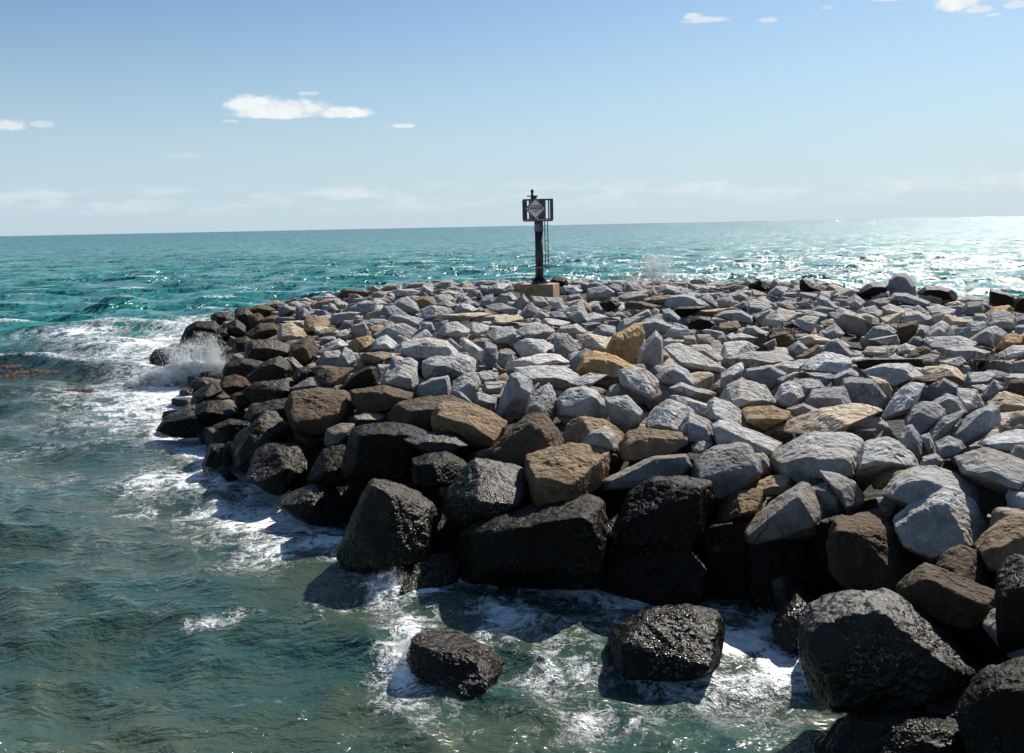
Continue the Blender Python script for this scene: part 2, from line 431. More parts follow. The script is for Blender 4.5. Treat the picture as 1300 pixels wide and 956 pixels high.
C .8 0|1086,399 1100,398 1118,405 1116,412 1106,411|
C .8 0|1118,403 1148,396 1138,409 1124,410|
G .5 0|1140,409 1150,396 1166,395 1180,405 1164,410|
C .5 15|1176,399 1196,398 1232,407 1230,411 1216,414 1188,408|long thin cream slab
G .5 20|1176,423 1184,415 1196,407 1216,421 1214,426 1180,427|
G .8 0|1218,423 1232,408 1250,409 1252,416 1226,431|
D .1 0|1226,433 1252,417 1262,425 1262,443 1240,436|
G .4 30|1252,417 1264,414 1278,423 1264,437|
O .5 0|1263,443 1276,427 1290,424 1299,431 1298,440 1280,442 1266,447|ochre dome at the right edge
P .9 0|1262,451 1286,439 1310,439 1310,452 1280,455|
C .6 0|1286,459 1310,456 1310,467 1290,465|
G .5 0|1250,407 1260,397 1274,394 1288,401 1290,415 1272,419 1258,415|white-topped round boulder near the right edge
O .6 0|1250,399 1262,390 1280,388 1292,395 1288,400 1266,402|
D .3 0|1288,403 1310,398 1310,412 1290,416|
D .3 0|1220,396 1228,384 1246,383 1250,394 1236,402|
D .3 0|1234,404 1238,398 1250,399 1256,405 1240,408|
K .1 0 1.5|1257,384 1258,367 1284,374 1290,381 1288,394 1270,394|dark slab on the skyline at far right
K .1 0 1.5|1288,394 1291,378 1310,375 1310,398|
B .3 0|1250,383 1262,378 1280,383 1262,387|
K .3 0 1|1166,372 1176,364 1196,364 1228,375 1222,381 1190,380|
G .6 0|1166,374 1180,367 1198,374 1196,384 1184,384 1170,380|
D .2 0|1197,371 1208,375 1206,382 1196,383|
G .4 0|1218,381 1230,375 1248,381 1248,386 1232,384|
C .7 0|1198,386 1216,382 1226,388 1214,394|
G .6 0|1176,390 1190,387 1212,393 1210,400 1184,399|
D .15 20 2.0|1127,368 1130,355 1140,347 1150,348 1162,363 1160,376 1134,377|egg-shaped boulder on the skyline
K .2 0 1|1088,372 1102,360 1126,362 1128,374 1106,378 1092,376|
D .2 0|1062,374 1080,366 1104,371 1102,378 1066,376|
D .2 0|1106,377 1118,370 1128,370 1130,376 1112,380|
D .2 0|1128,380 1136,372 1152,373 1180,383 1174,389 1158,387|
G .4 0|1074,382 1086,374 1098,383 1092,392 1080,390|
G .7 0|1086,394 1110,388 1120,398 1112,403 1088,399|
G .6 0|1104,382 1124,378 1130,384 1120,388|
G .6 0|1120,390 1130,386 1152,394 1144,398 1124,398|
G .5 0|1158,392 1166,387 1176,396 1166,399|
D .2 40|1036,388 1040,376 1050,378 1066,391 1054,392|
K .1 40|1016,368 1016,356 1021,354 1028,357 1040,366 1048,374 1030,371|dark pyramid on the skyline
K .2 0|948,363 964,355 972,357 978,366 968,369 950,366|black hump on the skyline
K .2 0|975,361 984,353 990,359 991,364 980,367|
K .2 0|916,365 930,362 946,363 940,367 920,368|
K .2 0|883,367 892,363 904,368 894,371|
G .5 0|976,371 986,363 1000,367 998,373 984,375|
D .3 0|992,375 998,371 1012,371 1010,377|
G .5 0|1014,377 1016,371 1038,373 1036,379|
D .12 0|844,383 852,376 868,374 882,378 894,387 856,392 846,389|long blue-grey boulder behind the orange one
T .3 0|826,378 850,374 848,388 832,386|
K .2 0|856,393 862,390 902,388 906,391 880,398 864,405|
D .3 40|889,379 898,373 902,375 912,388 910,391|
G .4 0|908,383 928,376 932,383 926,389 914,390|
D .2 0|928,375 940,371 956,379 952,383 934,385|
D .2 0|930,389 944,382 956,383 950,390 940,392|
G .5 20|949,397 952,383 970,382 983,392 968,395 956,400|
D .5 0|960,379 970,377 982,385 972,384|
G .6 0|954,367 968,371 972,374 956,376|
C .9 0|876,401 884,395 934,390 942,393 908,399|
D .15 0|904,403 920,395 940,394 956,403 958,410 952,413 928,407|
D .3 0|956,399 978,394 974,403 966,414 958,406|
G .55 20|967,411 974,401 988,393 1008,395 1010,401 1000,409 976,418|
K .08 0|976,420 992,411 1008,408 1018,419 1010,423 980,423|
P .7 30|1008,407 1024,401 1040,403 1036,413 1030,421 1018,417|
K .4 0|868,407 874,401 900,403 908,411 896,418 880,415|dark knobbly rock amid grey ones
D .3 0|840,393 850,392 864,403 860,408 842,403|
C .8 0|1029,393 1040,388 1062,393 1052,397|
G .8 0|1012,394 1026,393 1050,399 1046,403 1030,401|
G .6 0|984,389 992,383 1010,387 1006,393|
G .6 0|1010,385 1026,379 1034,383 1020,391|
D .3 0|890,420 898,418 916,421 920,425 902,427|
T .5 0|912,419 914,411 936,407 940,415 930,420|
G .6 0|942,422 948,415 958,414 976,423 960,425|
B .3 0|976,427 984,422 998,421 1008,429 1006,437 988,439|reddish-brown weedy rock amid grey ones
C .7 0|1008,431 1030,425 1054,431 1048,435 1026,437|
D .2 0|998,441 1014,433 1026,443 1008,454|
T .3 0|1008,453 1028,443 1038,437 1044,443 1032,453 1020,460|
D .3 0|884,435 885,425 900,425 912,436 910,442 896,439|
K .3 0|868,427 882,425 884,436 870,437|
D .3 0|910,427 920,424 922,433 914,435|
G .4 0|924,427 940,423 962,429 956,435 926,433|
P .95 0|916,449 920,435 944,433 970,441 952,449 924,454|
D .3 0|968,437 984,430 986,439 974,440|
G .5 30|874,439 898,438 918,454 910,459 890,451|
G .95 0|912,461 920,455 952,447 992,447 1006,457 980,461 946,465 924,467|
G .7 0|980,465 996,459 1020,461 1014,471 998,473|
G .5 0|783,415 792,405 818,401 806,411 790,419|
D .2 0|808,411 832,405 854,413 852,421 820,424|
G .6 0|852,415 876,419 868,427 842,427|
K .2 0|699,356 706,351 718,352 722,361 714,363 702,361|black rock just right of the beacon base
G .5 0|714,369 716,363 728,363 740,369 728,374|
D .12 30|745,383 746,367 768,363 780,371 772,378 756,384|blocky grey boulder right of the beacon
B .4 0|746,365 748,360 760,358 768,361 764,366|
G .5 0|772,363 780,360 792,364 788,370 780,370|
D .2 0|793,372 796,360 810,361 818,368 812,372|
G .4 0|786,376 794,372 816,369 817,376 790,383|
K .3 0|760,385 776,377 786,381 788,387 772,395|
B .3 0|790,385 814,383 836,388 820,393 794,391|
G .6 0|816,379 840,375 856,373 842,379 820,383|
G .4 0|836,369 846,361 858,365 860,373 844,372|
G .5 0|820,371 830,365 834,373 824,375|
D .3 0|718,381 722,375 734,373 740,379 728,383|
B .5 0|716,385 740,379 748,385 724,389|
D .2 0|650,387 664,373 672,383 660,394|
D .15 0|659,399 674,384 686,397 676,403 664,405|
G .7 20|674,376 696,378 700,385 682,391|
G .7 20|690,377 712,379 720,391 706,393|
D .2 0|677,403 686,394 700,403 688,404|
G .6 0|698,397 710,395 722,403 704,405|
G .35 0|716,395 738,383 750,407 732,411 722,403|
T .5 0|734,387 744,383 756,397 748,397|
D .3 0|748,387 760,385 764,393 756,396|
G .7 0|740,401 754,397 774,403 760,409 746,409|
O .6 0|768,397 778,396 782,401 774,402|
C .8 0|774,403 790,402 786,407|
G .6 0|676,407 696,404 724,409 712,414 688,411|
G .4 0|707,421 712,415 732,411 746,421 730,424|
C .8 0|736,411 752,409 770,411 752,415|
D .5 0|748,423 764,412 780,415 782,425 760,427|
B .5 0|426,375 440,365 462,369 480,371 462,376 436,378|low brown mound on the left skyline
K .2 0|464,367 474,362 482,367 474,370|
B .4 0|482,367 494,362 508,361 512,365 486,370|
D .3 0|512,364 520,359 538,358 544,362 528,367|
K .2 0|550,363 560,357 570,357 578,363 560,366|
K .2 0|612,361 620,356 632,358 622,363|
D .3 0|606,367 610,362 620,363 618,371|
P .6 0|624,364 632,359 648,360 654,367 640,371|
G .5 0|626,383 634,375 648,371 657,380 640,384|
G .4 20|610,387 612,377 626,373 626,383 618,389|
B .4 0|578,381 588,373 590,379 580,385|
O .5 0|592,375 596,368 604,371 600,377|small orange rock left of the beacon
K .2 0|468,375 480,370 488,373 486,377 470,378|
P .9 0|490,375 496,368 520,367 540,371 520,375|
D .2 20|534,365 538,361 550,368 548,375 540,371|
D .15 20|490,383 508,379 514,375 528,385 532,393 524,399 505,392|
T .3 0|524,379 540,376 552,379 552,387 536,391|
G .5 0|554,383 556,375 570,374 578,380 560,385|
G .5 0|558,371 570,368 580,373 570,377|
G .55 0|536,393 548,388 572,391 576,397 540,405 536,401|
G .7 0|554,387 566,380 580,387 572,390|
G .6 0|574,395 580,387 596,386 606,393 590,397|
G .5 0|580,385 596,381 610,385 608,393 596,387|
D .4 20|612,389 636,385 658,393 658,399 632,400 622,393|
C .5 0|548,405 556,400 612,397 630,399 620,409 612,412 576,409 556,413|long flat grey-tan slab
C .8 0|624,409 628,401 658,400 664,405 640,411|
D .2 0|534,419 536,409 548,409 552,419 548,422|
G .4 0|552,425 566,411 580,409 596,419 588,431 580,433 566,427|
D .2 0|474,425 492,413 512,411 528,419 520,431 504,431 484,429|
G .85 0|488,407 500,400 520,401 536,405 532,415 512,411|
D .3 0|480,399 488,389 500,388 522,401 500,401|
D .3 0|440,393 456,384 478,383 478,395 462,397|
G .5 0|412,393 420,385 430,393 424,395|
G .6 20|422,381 430,379 442,389 430,391|
D .1 0|418,411 422,399 444,396 460,397 448,403 434,411|
D .15 0|430,419 436,407 448,407 446,415|
D .1 0|444,429 450,413 462,409 468,419 466,427|
G .7 0|468,415 486,411 490,415 474,423|
T .9 0|440,433 468,426 476,433 466,441 452,447|flat sandy-brown patch of rock
G .5 20|468,441 478,431 490,425 504,435 500,443 474,443|
T .9 0|454,461 458,449 480,447 508,449 480,459|
G .3 30|404,447 412,439 430,430 444,439 430,443 408,451|
G .5 0|400,461 412,447 430,445 434,453 422,465 406,463|
D .4 40|424,465 438,441 446,445 454,461 440,467|
B .8 0|400,467 424,467 452,465 430,489 408,493|
K .1 0|430,493 446,477 466,466 476,467 482,489 460,493|
D .2 0|476,473 480,463 498,463 490,473 484,485|
G .4 20|484,487 490,475 510,463 528,467 530,485 524,495 504,491|
G .7 0|504,457 520,454 532,459 528,467|
P .95 0|502,445 512,435 540,429 566,433 584,449 568,453 540,453 520,453|wide rough pale slab on the left plateau
G .5 0|538,475 538,459 552,453 580,453 600,465 602,473 570,477 548,481|broad knobbly grey boulder
G .4 30|570,455 576,447 592,451 616,461 612,471 600,469|
G .6 0|566,433 572,429 586,441 580,445|
D .08 0|530,501 532,489 548,481 572,477 572,493 574,501 540,505|
G .6 30|574,499 576,485 590,475 604,473 612,491 604,501 600,511 584,505|
G .6 0|606,473 632,473 632,483 614,485|
G .6 0|612,495 616,485 640,485 634,499 620,499|
P .7 20|584,437 590,429 614,445 616,463 600,452|
D .2 0|612,457 616,433 630,439 632,455 624,467|
D .2 0|632,461 634,445 650,447 654,459 640,467|
G .6 0|592,415 600,409 620,413 618,425 600,427|
G .6 0|618,425 630,417 650,415 656,425 646,435 630,435|
G .6 0|656,420 670,412 692,412 704,420 690,430 668,430|
P .8 0|650,438 668,430 690,432 704,440 690,450 664,452|
G .5 0|376,391 392,385 394,394 380,398|
T .7 0|377,397 386,391 398,397 384,404|
K .2 0|376,382 388,378 398,382 392,385|
T .7 0|390,388 406,382 420,380 416,388 396,392|
G .5 0|362,386 376,383 390,387 380,392|
T .6 0|386,415 388,402 400,400 418,408 416,414 392,422|
C .8 0|396,418 400,414 428,416 428,420 406,424|
B .5 0|402,438 412,428 424,430 406,440|
B .7 0|424,426 440,420 452,424 440,430|
"""
# ------------------------------------------------------------------ the jetty mound
def P2(x, y, z=0.0):
    p = on_plane(x, y, z); return (p[0], p[1])

foot = [P2(*q) for q in ((184, 456), (196, 470), (214, 512), (197, 549), (256, 600), (308, 624), (350, 655), (402, 668),
                         (424, 708), (500, 742), (560, 742), (620, 742), (700, 752), (790, 768), (890, 772), (980, 805),
                         (1018, 850), (1040, 905), (1050, 985))]
foot += [(2.6, 4.6), (5, 1.5), (14, 0), (60, 4), (60, 34)]
far = [(1500, 392, 1.5), (1300, 378, 1.5), (1140, 362, 1.5), (1000, 362, 1.5), (860, 362, 1.5), (700, 362, 1.5), (560, 362, 1.5), (470, 367, 1.4)]
foot += [(lambda p: (p[0] * 1.03, p[1] + 7.0))(P2(*q)) for q in far]
foot += [(lambda p: (p[0] - .3, p[1] + 1.8))(P2(*q)) for q in ((400, 380, 1.0), (320, 390, 0.8), (262, 402, 0.5))]
foot = np.array(foot)

def inside_dist(X, Y):
    """signed distance to the footprint, positive inside"""
    X = np.asarray(X, float); Y = np.asarray(Y, float)
    best = np.full(X.shape, 1e9); ins = np.zeros(X.shape, bool)
    n = len(foot)
    for i in range(n):
        ax, ay = foot[i]; bx, by = foot[(i + 1) % n]
        ex, ey = bx - ax, by - ay
        t = np.clip(((X - ax) * ex + (Y - ay) * ey) / (ex * ex + ey * ey), 0, 1)
        best = np.minimum(best, np.hypot(X - ax - t * ex, Y - ay - t * ey))
        c = (ay > Y) != (by > Y)
        if ey != 0:
            ins ^= c & (X < (bx - ax) * (Y - ay) / ey + ax)
    return np.where(ins, best, -best)

def mound(X, Y):
    X = np.asarray(X, float); Y = np.asarray(Y, float)
    d = inside_dist(X, Y)
    left = np.clip((-X - 3.0) / 4.0, 0, 1)
    s = 0.85 * (1 - left) + 0.42 * left
    hp = 1.55 + 0.14 * np.clip((Y - 20) / 12, 0, 1)
    return np.where(d > 0, hp * (1 - np.exp(-np.maximum(d, 0) * s / 1.2)), 0.35 * np.maximum(d, -4))

# ------------------------------------------------------------------ boulders
def hit(x, y):
    d = ray(x, y)
    T = np.arange(6, 70, 0.04)
    Pt = CAM + d[None, :] * T[:, None]
    Z = np.maximum(mound(Pt[:, 0], Pt[:, 1]), -0.03)
    g = Pt[:, 2] - Z
    k = np.where(g < 0)[0]
    if len(k): return T[k[0]]
    dd = inside_dist(Pt[:, 0], Pt[:, 1])
    return T[int(np.argmin(g + np.where(dd < 0.3, 5, 0)))]

BLOCK_Y = 37.0
specs = []
for line in ROCKS.strip().splitlines():
    head, pts, land = line.split('|')
    kind, t, a = head.split()[:3]
    near_by = float(head.split()[3]) if len(head.split()) > 3 else 0.0
    pg = np.array([[float(v) for v in q.split(',')] for q in pts.split()])
    nx = np.roll(pg, -1, 0)
    cr = pg[:, 0] * nx[:, 1] - nx[:, 0] * pg[:, 1]
    area = abs(cr.sum() / 2)
    c = ((pg + nx) * cr[:, None]).sum(0) / (3 * cr.sum())
    specs.append(dict(kind=kind, t=float(t), a=float(a), pg=pg, c=c, area=area, land=land.strip(), near=near_by))

def polytope_rock(N, Dd, level, p, seed, scale3, amp, kind):
    """closed boulder: rounded intersection of half spaces (normals N, distances Dd), chipped by noise"""
    V, F = ico(level)
    S = V * scale3[None, :]
    L = np.linalg.norm(S, axis=1)
    U = S / L[:, None]
    Q = np.maximum(U @ N.T, 1e-6) / Dd[None, :]
    Rr = 1.0 / np.power(np.power(Q, p).sum(1), 1.0 / p)
    X = U * Rr[:, None]
    m = float(np.mean(scale3))
    off = np.array([seed * 3.17, seed * 1.31, seed * 7.7])
    q = X / m
    d = (0.032 if kind in 'GDPCO' else 0.06) * fbm(q * 1.5 + off, 2, 3)
    rg = 1 - np.abs(fbm(q * 2.6 + off, 4, 11, 0.55)) * 2
    d += 0.035 * rg
    # stepped fracture planes along one bedding direction
    bd = np.array([math.sin(seed), math.cos(seed * 1.7), 0.8]); bd /= np.linalg.norm(bd)
    w = q @ bd * 4 + 0.8 * pnoise(q * 1.3 + off, 5)
    saw = w - np.floor(w)
    d += 0.018 * (np.abs(saw - 0.5) * 2)
    d += 0.016 * fbm(q * 9 + off, 3, 21, 0.6)
    if kind in 'SWKR' and level >= 6:
        d += 0.012 * fbm(q * 24 + off, 2, 31, 0.7)
    X = X + U * (d * m * amp)[:, None]
    return X, F

def rock_geometry(sp, seed, level):
    rg = np.random.default_rng(seed)
    pg, (cx, cy) = sp['pg'], sp['c']
    y_low = cy + 0.45 * (pg[:, 1].max() - cy)
    T = hit(cx, y_low)
    T -= sp['near']
    d = ray(cx, cy)
    dl = ray(cx, y_low)
    # same horizontal distance as the low point
    T = T * math.hypot(dl[0], dl[1]) / math.hypot(d[0], d[1])
    C = CAM + d * T
    w = d; u = np.cross(w, [0, 0, 1.0]); u /= np.linalg.norm(u); v = np.cross(u, w)
    E = []
    for x, y in pg:
        dd = ray(x, y); k = T / (dd @ w)
        q = dd * k - d * T
        E.append((q @ u, q @ v))
    E = np.array(E)
    E *= 1.06
    low = E[:, 1] < 0
    E[low, 1] *= 1.15
    W = np.ptp(E[:, 0]); H = np.ptp(E[:, 1])
    t = sp['t']
    D = (0.5 * (0.55 * W + 0.45 * H)) * (0.85 + 0.9 * t)
    s = 0.22 * D
    sp.update(T=T, C=C, W=W, H=H)
    ang = math.radians(sp['a'])
    dirv = np.array([math.sin(ang), math.cos(ang)])
    # orient polygon counter clockwise (v up)
    ar = 0.5 * np.sum(E[:, 0] * np.roll(E[:, 1], -1) - np.roll(E[:, 0], -1) * E[:, 1])
    if ar < 0: E = E[::-1]
    Ns, Ds = [], []
    n = len(E)
    for i in range(n):
        A, B = E[i], E[(i + 1) % n]
        e = B - A; le = np.hypot(*e)
        if le < 1e-4: continue
        ne = np.array([e[1], -e[0]]) / le
        mid = (A + B) / 2
        dist = ne @ mid
        if dist < 0.12 * min(W, H): 
            dist = 0.12 * min(W, H); mid = ne * dist
        wt = max(0.0, ne @ dirv)
        base = 0.10 * H if ne[1] < -0.5 else rg.uniform(0.10, 0.32) * W * 0.5
        inset = wt * t * H * rg.uniform(0.92, 1.08) + (1 - wt) * base
        inset = min(inset, dist * 1.95)
        k = inset / (D + s)
        N3 = np.array([ne[0], ne[1], -k]); N3 /= np.linalg.norm(N3)
        Ns.append(N3); Ds.append(N3 @ np.array([mid[0], mid[1], s]))
        # the same edge, rear side
        k2 = rg.uniform(0.2, 0.6) * dist / (0.9 * D)
        N3 = np.array([ne[0], ne[1], k2]); N3 /= np.linalg.norm(N3)
        Ns.append(N3); Ds.append(N3 @ np.array([mid[0], mid[1], s]))
    fr = np.array([rg.uniform(-.3, .3) - 0.25 * math.sin(ang), rg.uniform(-.15, .1), -1.0]); fr /= np.linalg.norm(fr)
    Ns.append(fr); Ds.append(D * abs(fr[2]))
    Ns.append(np.array([0, 0, 1.0])); Ds.append(D * 0.95)
    N = np.array(Ns); Dd = np.maximum(np.array(Ds), 0.02)
    # a few chipped corners
    sharp = sp['kind'] in 'GDPCOT'
    for _ in range(int(rg.integers(1, 4)) if sharp else int(rg.integers(2, 6))):
        q = rg.normal(size=3); q[2] = -abs(q[2]) * 0.9; q /= np.linalg.norm(q)
        if abs(q[2]) < 0.25: continue
        # support distance of the rounded body along q
        g = q * 1.0
        vals = N @ g
        r = 1 / max((np.maximum(vals, 1e-6) / Dd).max(), 1e-6)
        N = np.vstack([N, q]); Dd = np.append(Dd, r * rg.uniform(0.82 if sharp else 0.88, 0.98))
    scale3 = np.array([W / 2, H / 2, D])
    p = KIND[sp['kind']][2]; amp = KIND[sp['kind']][3]
    X, F = polytope_rock(N, Dd, level, p, seed, scale3, amp, sp['kind'])
    R = np.stack([u, v, w])          # local -> world
    return X @ R, F, C

order = sorted(range(len(specs)), key=lambda i: -specs[i]['area'])
big = set(order[:300])
stuffV, stuffF, stuffN = [], [], 0
def add_stuff(X, F):
    global stuffN
    stuffV.append(X); stuffF.append(F + stuffN); stuffN += len(X)

rocks = []
for i, sp in enumerate(specs):
    a = sp['area']
    level = 7 if a > 6500 else 6 if a > 1100 else 5 if a > 180 else 4
    X, F, C = rock_geometry(sp, i + 1, level)
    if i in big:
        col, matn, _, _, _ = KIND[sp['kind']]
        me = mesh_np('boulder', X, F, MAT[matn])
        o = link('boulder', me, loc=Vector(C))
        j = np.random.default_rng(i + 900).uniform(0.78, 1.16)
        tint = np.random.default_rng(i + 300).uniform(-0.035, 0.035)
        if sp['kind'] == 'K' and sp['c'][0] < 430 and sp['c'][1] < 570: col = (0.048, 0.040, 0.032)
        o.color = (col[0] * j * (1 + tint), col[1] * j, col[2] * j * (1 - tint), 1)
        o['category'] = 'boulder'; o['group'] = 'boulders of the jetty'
        sp['obj'] = o; rocks.append(sp)
    else:
        add_stuff(X + C, F)

# ------------------------------------------------------------------ labels for the boulders
lands = [s for s in specs if s['land'] and 'obj' in s]
beacon_l = dict(c=np.array([685., 365.]), land='beacon base', area=900)
splash_l = dict(c=np.array([245., 465.]), land='splash', area=900)
LM = lands + [beacon_l]
used_labels = {}
for s in lands:
    lb = s['land']
    used_labels[lb] = s
    s['obj']['label'] = lb
def sizeword(s):
    m = max(s['W'], s['H'])
    return 'large' if m > 1.35 else 'medium-sized' if m > 0.8 else 'small'
def shapeword(s):
    r = np.ptp(s['pg'][:, 0]) / max(np.ptp(s['pg'][:, 1]), 1)
    if r > 2.6: return 'long low'
    if r < 0.95: return 'upright'
    if s['t'] >= .8: return 'flat-topped'
    if s['t'] <= .15: return 'shadow-faced'
    if abs(s['a']) >= 30: return 'slanting'
    if s['kind'] in 'KBSR': return 'rounded'
    return 'angular'
def short(l):
    l = l.replace(' of the rocks', '').replace(' on the dark left slope', '')
    for cut in (' above the ', ' behind the ', ' beside the ', ' under the ', ' over the ', ' amid ', ' at the ', ' in the ', ' by the ',
                ' on the ', ' of the ', ' inside ', ' standing ', ' reaching ', ' rising ', ' washed ', ' cut by', ' right of', ' tilted', ' with a ', ' leaning', ' alone', ' just right', ' left of'):
        pass
    return l
def rel(s, L):
    dx, dy = s['c'] - L['c']
    ad = math.hypot(dx, dy * 1.4)
    if abs(dx) > abs(dy) * 1.4 * 2.2: w = 'directly left of' if dx < 0 else 'directly right of'
    elif abs(dy) * 1.4 > abs(dx) * 2.2: w = 'just behind' if dy < 0 else 'just in front of'
    elif dy < 0: w = 'behind and left of' if dx < 0 else 'behind and right of'
    else: w = 'in front and left of' if dx < 0 else 'in front and right of'
    return w, ad
ordw = ['', 'second ', 'third ', 'fourth ', 'fifth ', 'sixth ', 'seventh ']
# every other boulder: its own look, then its rank by distance from the nearest named boulder on that side
pend = [s for s in rocks if not s['land']]
cells = {}
for s in pend:
    c = []
    for L in LM:
        w, ad = rel(s, L); c.append((ad, w, L['land']))
    c.sort(key=lambda q: q[0]); s['cand'] = c
for s in sorted(pend, key=lambda s: s['cand'][0][0]):
    done = False
    for ad, w, ln in s['cand'][:8]:
        key = (sizeword(s), KIND[s['kind']][4], shapeword(s), w, ln)
        txt = f"{key[0]} {key[1]} {key[2]} boulder {w} the {ln}"
        if len(txt.replace('-', ' ').split()) > 16:
            txt = f"{key[1]} {key[2]} boulder {w} the {ln}"
        if len(txt.replace('-', ' ').split()) > 16:
            txt = f"{key[1]} boulder {w} the {ln}"
        if len(txt.replace('-', ' ').split()) > 16: continue
        if txt not in used_labels:
            used_labels[txt] = s; s['obj']['label'] = txt; done = True; break
    if not done:
        ad, w, ln = s['cand'][0]
        for k in range(1, 7):
            txt = f"{ordw[k]}{KIND[s['kind']][4]} boulder {w} the {ln}"
            if txt not in used_labels:
                used_labels[txt] = s; s['obj']['label'] = txt; break

# ------------------------------------------------------------------ rock bed under the boulders and loose rubble between them
gx = np.arange(-16, 62, 0.3); gy = np.arange(-1, 50, 0.3)
GX, GY = np.meshgrid(gx, gy)
dd = inside_dist(GX, GY)
Z = mound(GX, GY) - 0.42 - 0.25 * (dd < 0.6)
Pn = np.stack([GX.ravel(), GY.ravel(), np.zeros(GX.size)], 1)
Z = Z + 0.16 * fbm(Pn * 1.9, 3, 5).reshape(Z.shape)
Z = np.where(dd < -0.6, np.minimum(Z, -0.6), Z)
V = np.stack([GX.ravel(), GY.ravel(), Z.ravel()], 1)
ny, nxg = GX.shape
idx = np.arange(ny * nxg).reshape(ny, nxg)
Fq = np.stack([idx[:-1, :-1].ravel(), idx[:-1, 1:].ravel(), idx[1:, 1:].ravel(), idx[1:, :-1].ravel()], 1)
keep = (dd.ravel()[Fq] > -3).any(1)
bed = link('rock_bed', mesh_np('rock_bed', V, Fq[keep], MAT['sandstone']))
bed.color = (0.05, 0.046, 0.042, 1)
tag(bed, 'dark stony bed under the boulders', None, None, 'structure')

r2 = np.random.default_rng(99)
bX0 = ray(685.2, 360)[0] * 37.0 / ray(685.2, 360)[1]
cnt = 0
C0 = np.array([s['C'] for s in specs]); R0 = np.array([0.5 * max(s['W'], s['H']) for s in specs])
def is_front(x, y):      # on the steep near face fewer loose stones show
    return y < 16 and x < 6
for _ in range(13000):
    x = r2.uniform(-13, 45); y = r2.uniform(3, 46)
    if abs(x) > 0.62 * y + 6: continue
    d = float(inside_dist(x, y))
    if d < 0.35 or (abs(x - bX0) < 2.2 and 30 < y < 39): continue
    inview = abs(x) < 0.53 * y
    near = y < 15
    if inview:
        sz = r2.uniform(0.16, 0.34) if y < 16 else r2.uniform(0.2, 0.42)
        if cnt > 2600: continue
        zoff = -0.28 if not near else -0.38
        if near and r2.random() < .3: continue
    else:
        sz = r2.uniform(0.35, 0.75); zoff = -0.05
        if x > 0 and x < 0.53 * y + 2.4:
            sz = r2.uniform(0.3, 0.5); zoff = -0.16
        elif r2.random() < 0.45: continue
    k = int(r2.integers(6, 11))
    N = r2.normal(size=(k + 6, 3)); N /= np.linalg.norm(N, axis=1)[:, None]
    N[:6] = np.vstack([np.eye(3), -np.eye(3)])
    Dd = r2.uniform(0.62, 1.0, k + 6)
    lv = 5 if (y < 16 or sz > .5) else 4
    X, F = polytope_rock(N, Dd, lv, 22, int(r2.integers(1, 9999)) * 0.01, np.ones(3), 1.0, 'G')
    X = X * np.array([1.0, r2.uniform(.7, 1), r2.uniform(.55, .85)]) * sz
    an = r2.uniform(0, 6.28); ca, sa = math.cos(an), math.sin(an)
    Rz = np.array([[ca, sa, 0], [-sa, ca, 0], [0, 0, 1]])
    tl = r2.uniform(-.5, .5); Rx = np.array([[1, 0, 0], [0, math.cos(tl), math.sin(tl)], [0, -math.sin(tl), math.cos(tl)]])
    X = X @ Rx @ Rz + np.array([x, y, float(mound(x, y)) + zoff])
    add_stuff(X, F); cnt += 1
rub = link('rubble', mesh_np('rubble', np.vstack(stuffV), np.vstack(stuffF), MAT['rubble']))
tag(rub, 'loose small stones filling the gaps between the jetty boulders', 'rubble', None, 'stuff')

# ------------------------------------------------------------------ beacon
def simple(name, col, rough=0.6, metal=0.0, var=0.25, scale=8.0, rust=0.0):
    m, t, b = newmat(name)
    tc = t.n('ShaderNodeTexCoord'); P = tc.outputs['Object']
    n = t.noise(P, scale, 5, 0.65)
    k = t.ss(n, 0.3, 0.7, 1 - var, 1 + var)
    kc = t.n('ShaderNodeCombineColor', i_0=k, i_1=k, i_2=k)
    c = t.mix(1.0, rgba(col), kc.outputs[0], 'MULTIPLY')
    if rust:
        mp = t.n('ShaderNodeMapping', i_Vector=P); mp.inputs['Scale'].default_value = (3, 3, 0.7)
        rr = t.m('MULTIPLY', t.ss(t.noise(mp.outputs[0], 3.0, 6, 0.7), 0.48, 0.62), rust)
        c = t.mix(rr, c, (0.16, 0.06, 0.025, 1))
    t.put(b.inputs['Base Color'], c); b.inputs['Roughness'].default_value = rough; b.inputs['Metallic'].default_value = metal
    t.put(b.inputs['Normal'], t.bump(n, 0.4, 0.01))
    return m
M_dark = simple('dark_painted_steel', (0.022, 0.026, 0.038), 0.5, 0.0, 0.3, 6, 0.12)
M_galv = simple('galvanised_steel', (0.17, 0.19, 0.20), 0.5, 0.4, 0.3, 9, 0.08)
M_slat = simple('weathered_slat_metal', (0.055, 0.075, 0.09), 0.55, 0.2, 0.35, 9, 0.1)
M_white = simple('sign_white', (0.84, 0.85, 0.87), 0.5, 0, 0.06, 5)
M_orange = simple('sign_orange', (0.42, 0.085, 0.03), 0.5, 0, 0.15, 9)
M_ink = simple('sign_ink', (0.02, 0.025, 0.04), 0.5, 0, 0.1)
M_conc = simple('rust_stained_concrete', (0.44, 0.29, 0.155), 0.9, 0, 0.3, 4.5, 0.45)
M_glass = simple('lantern_lens', (0.35, 0.40, 0.42), 0.12, 0, 0.05)

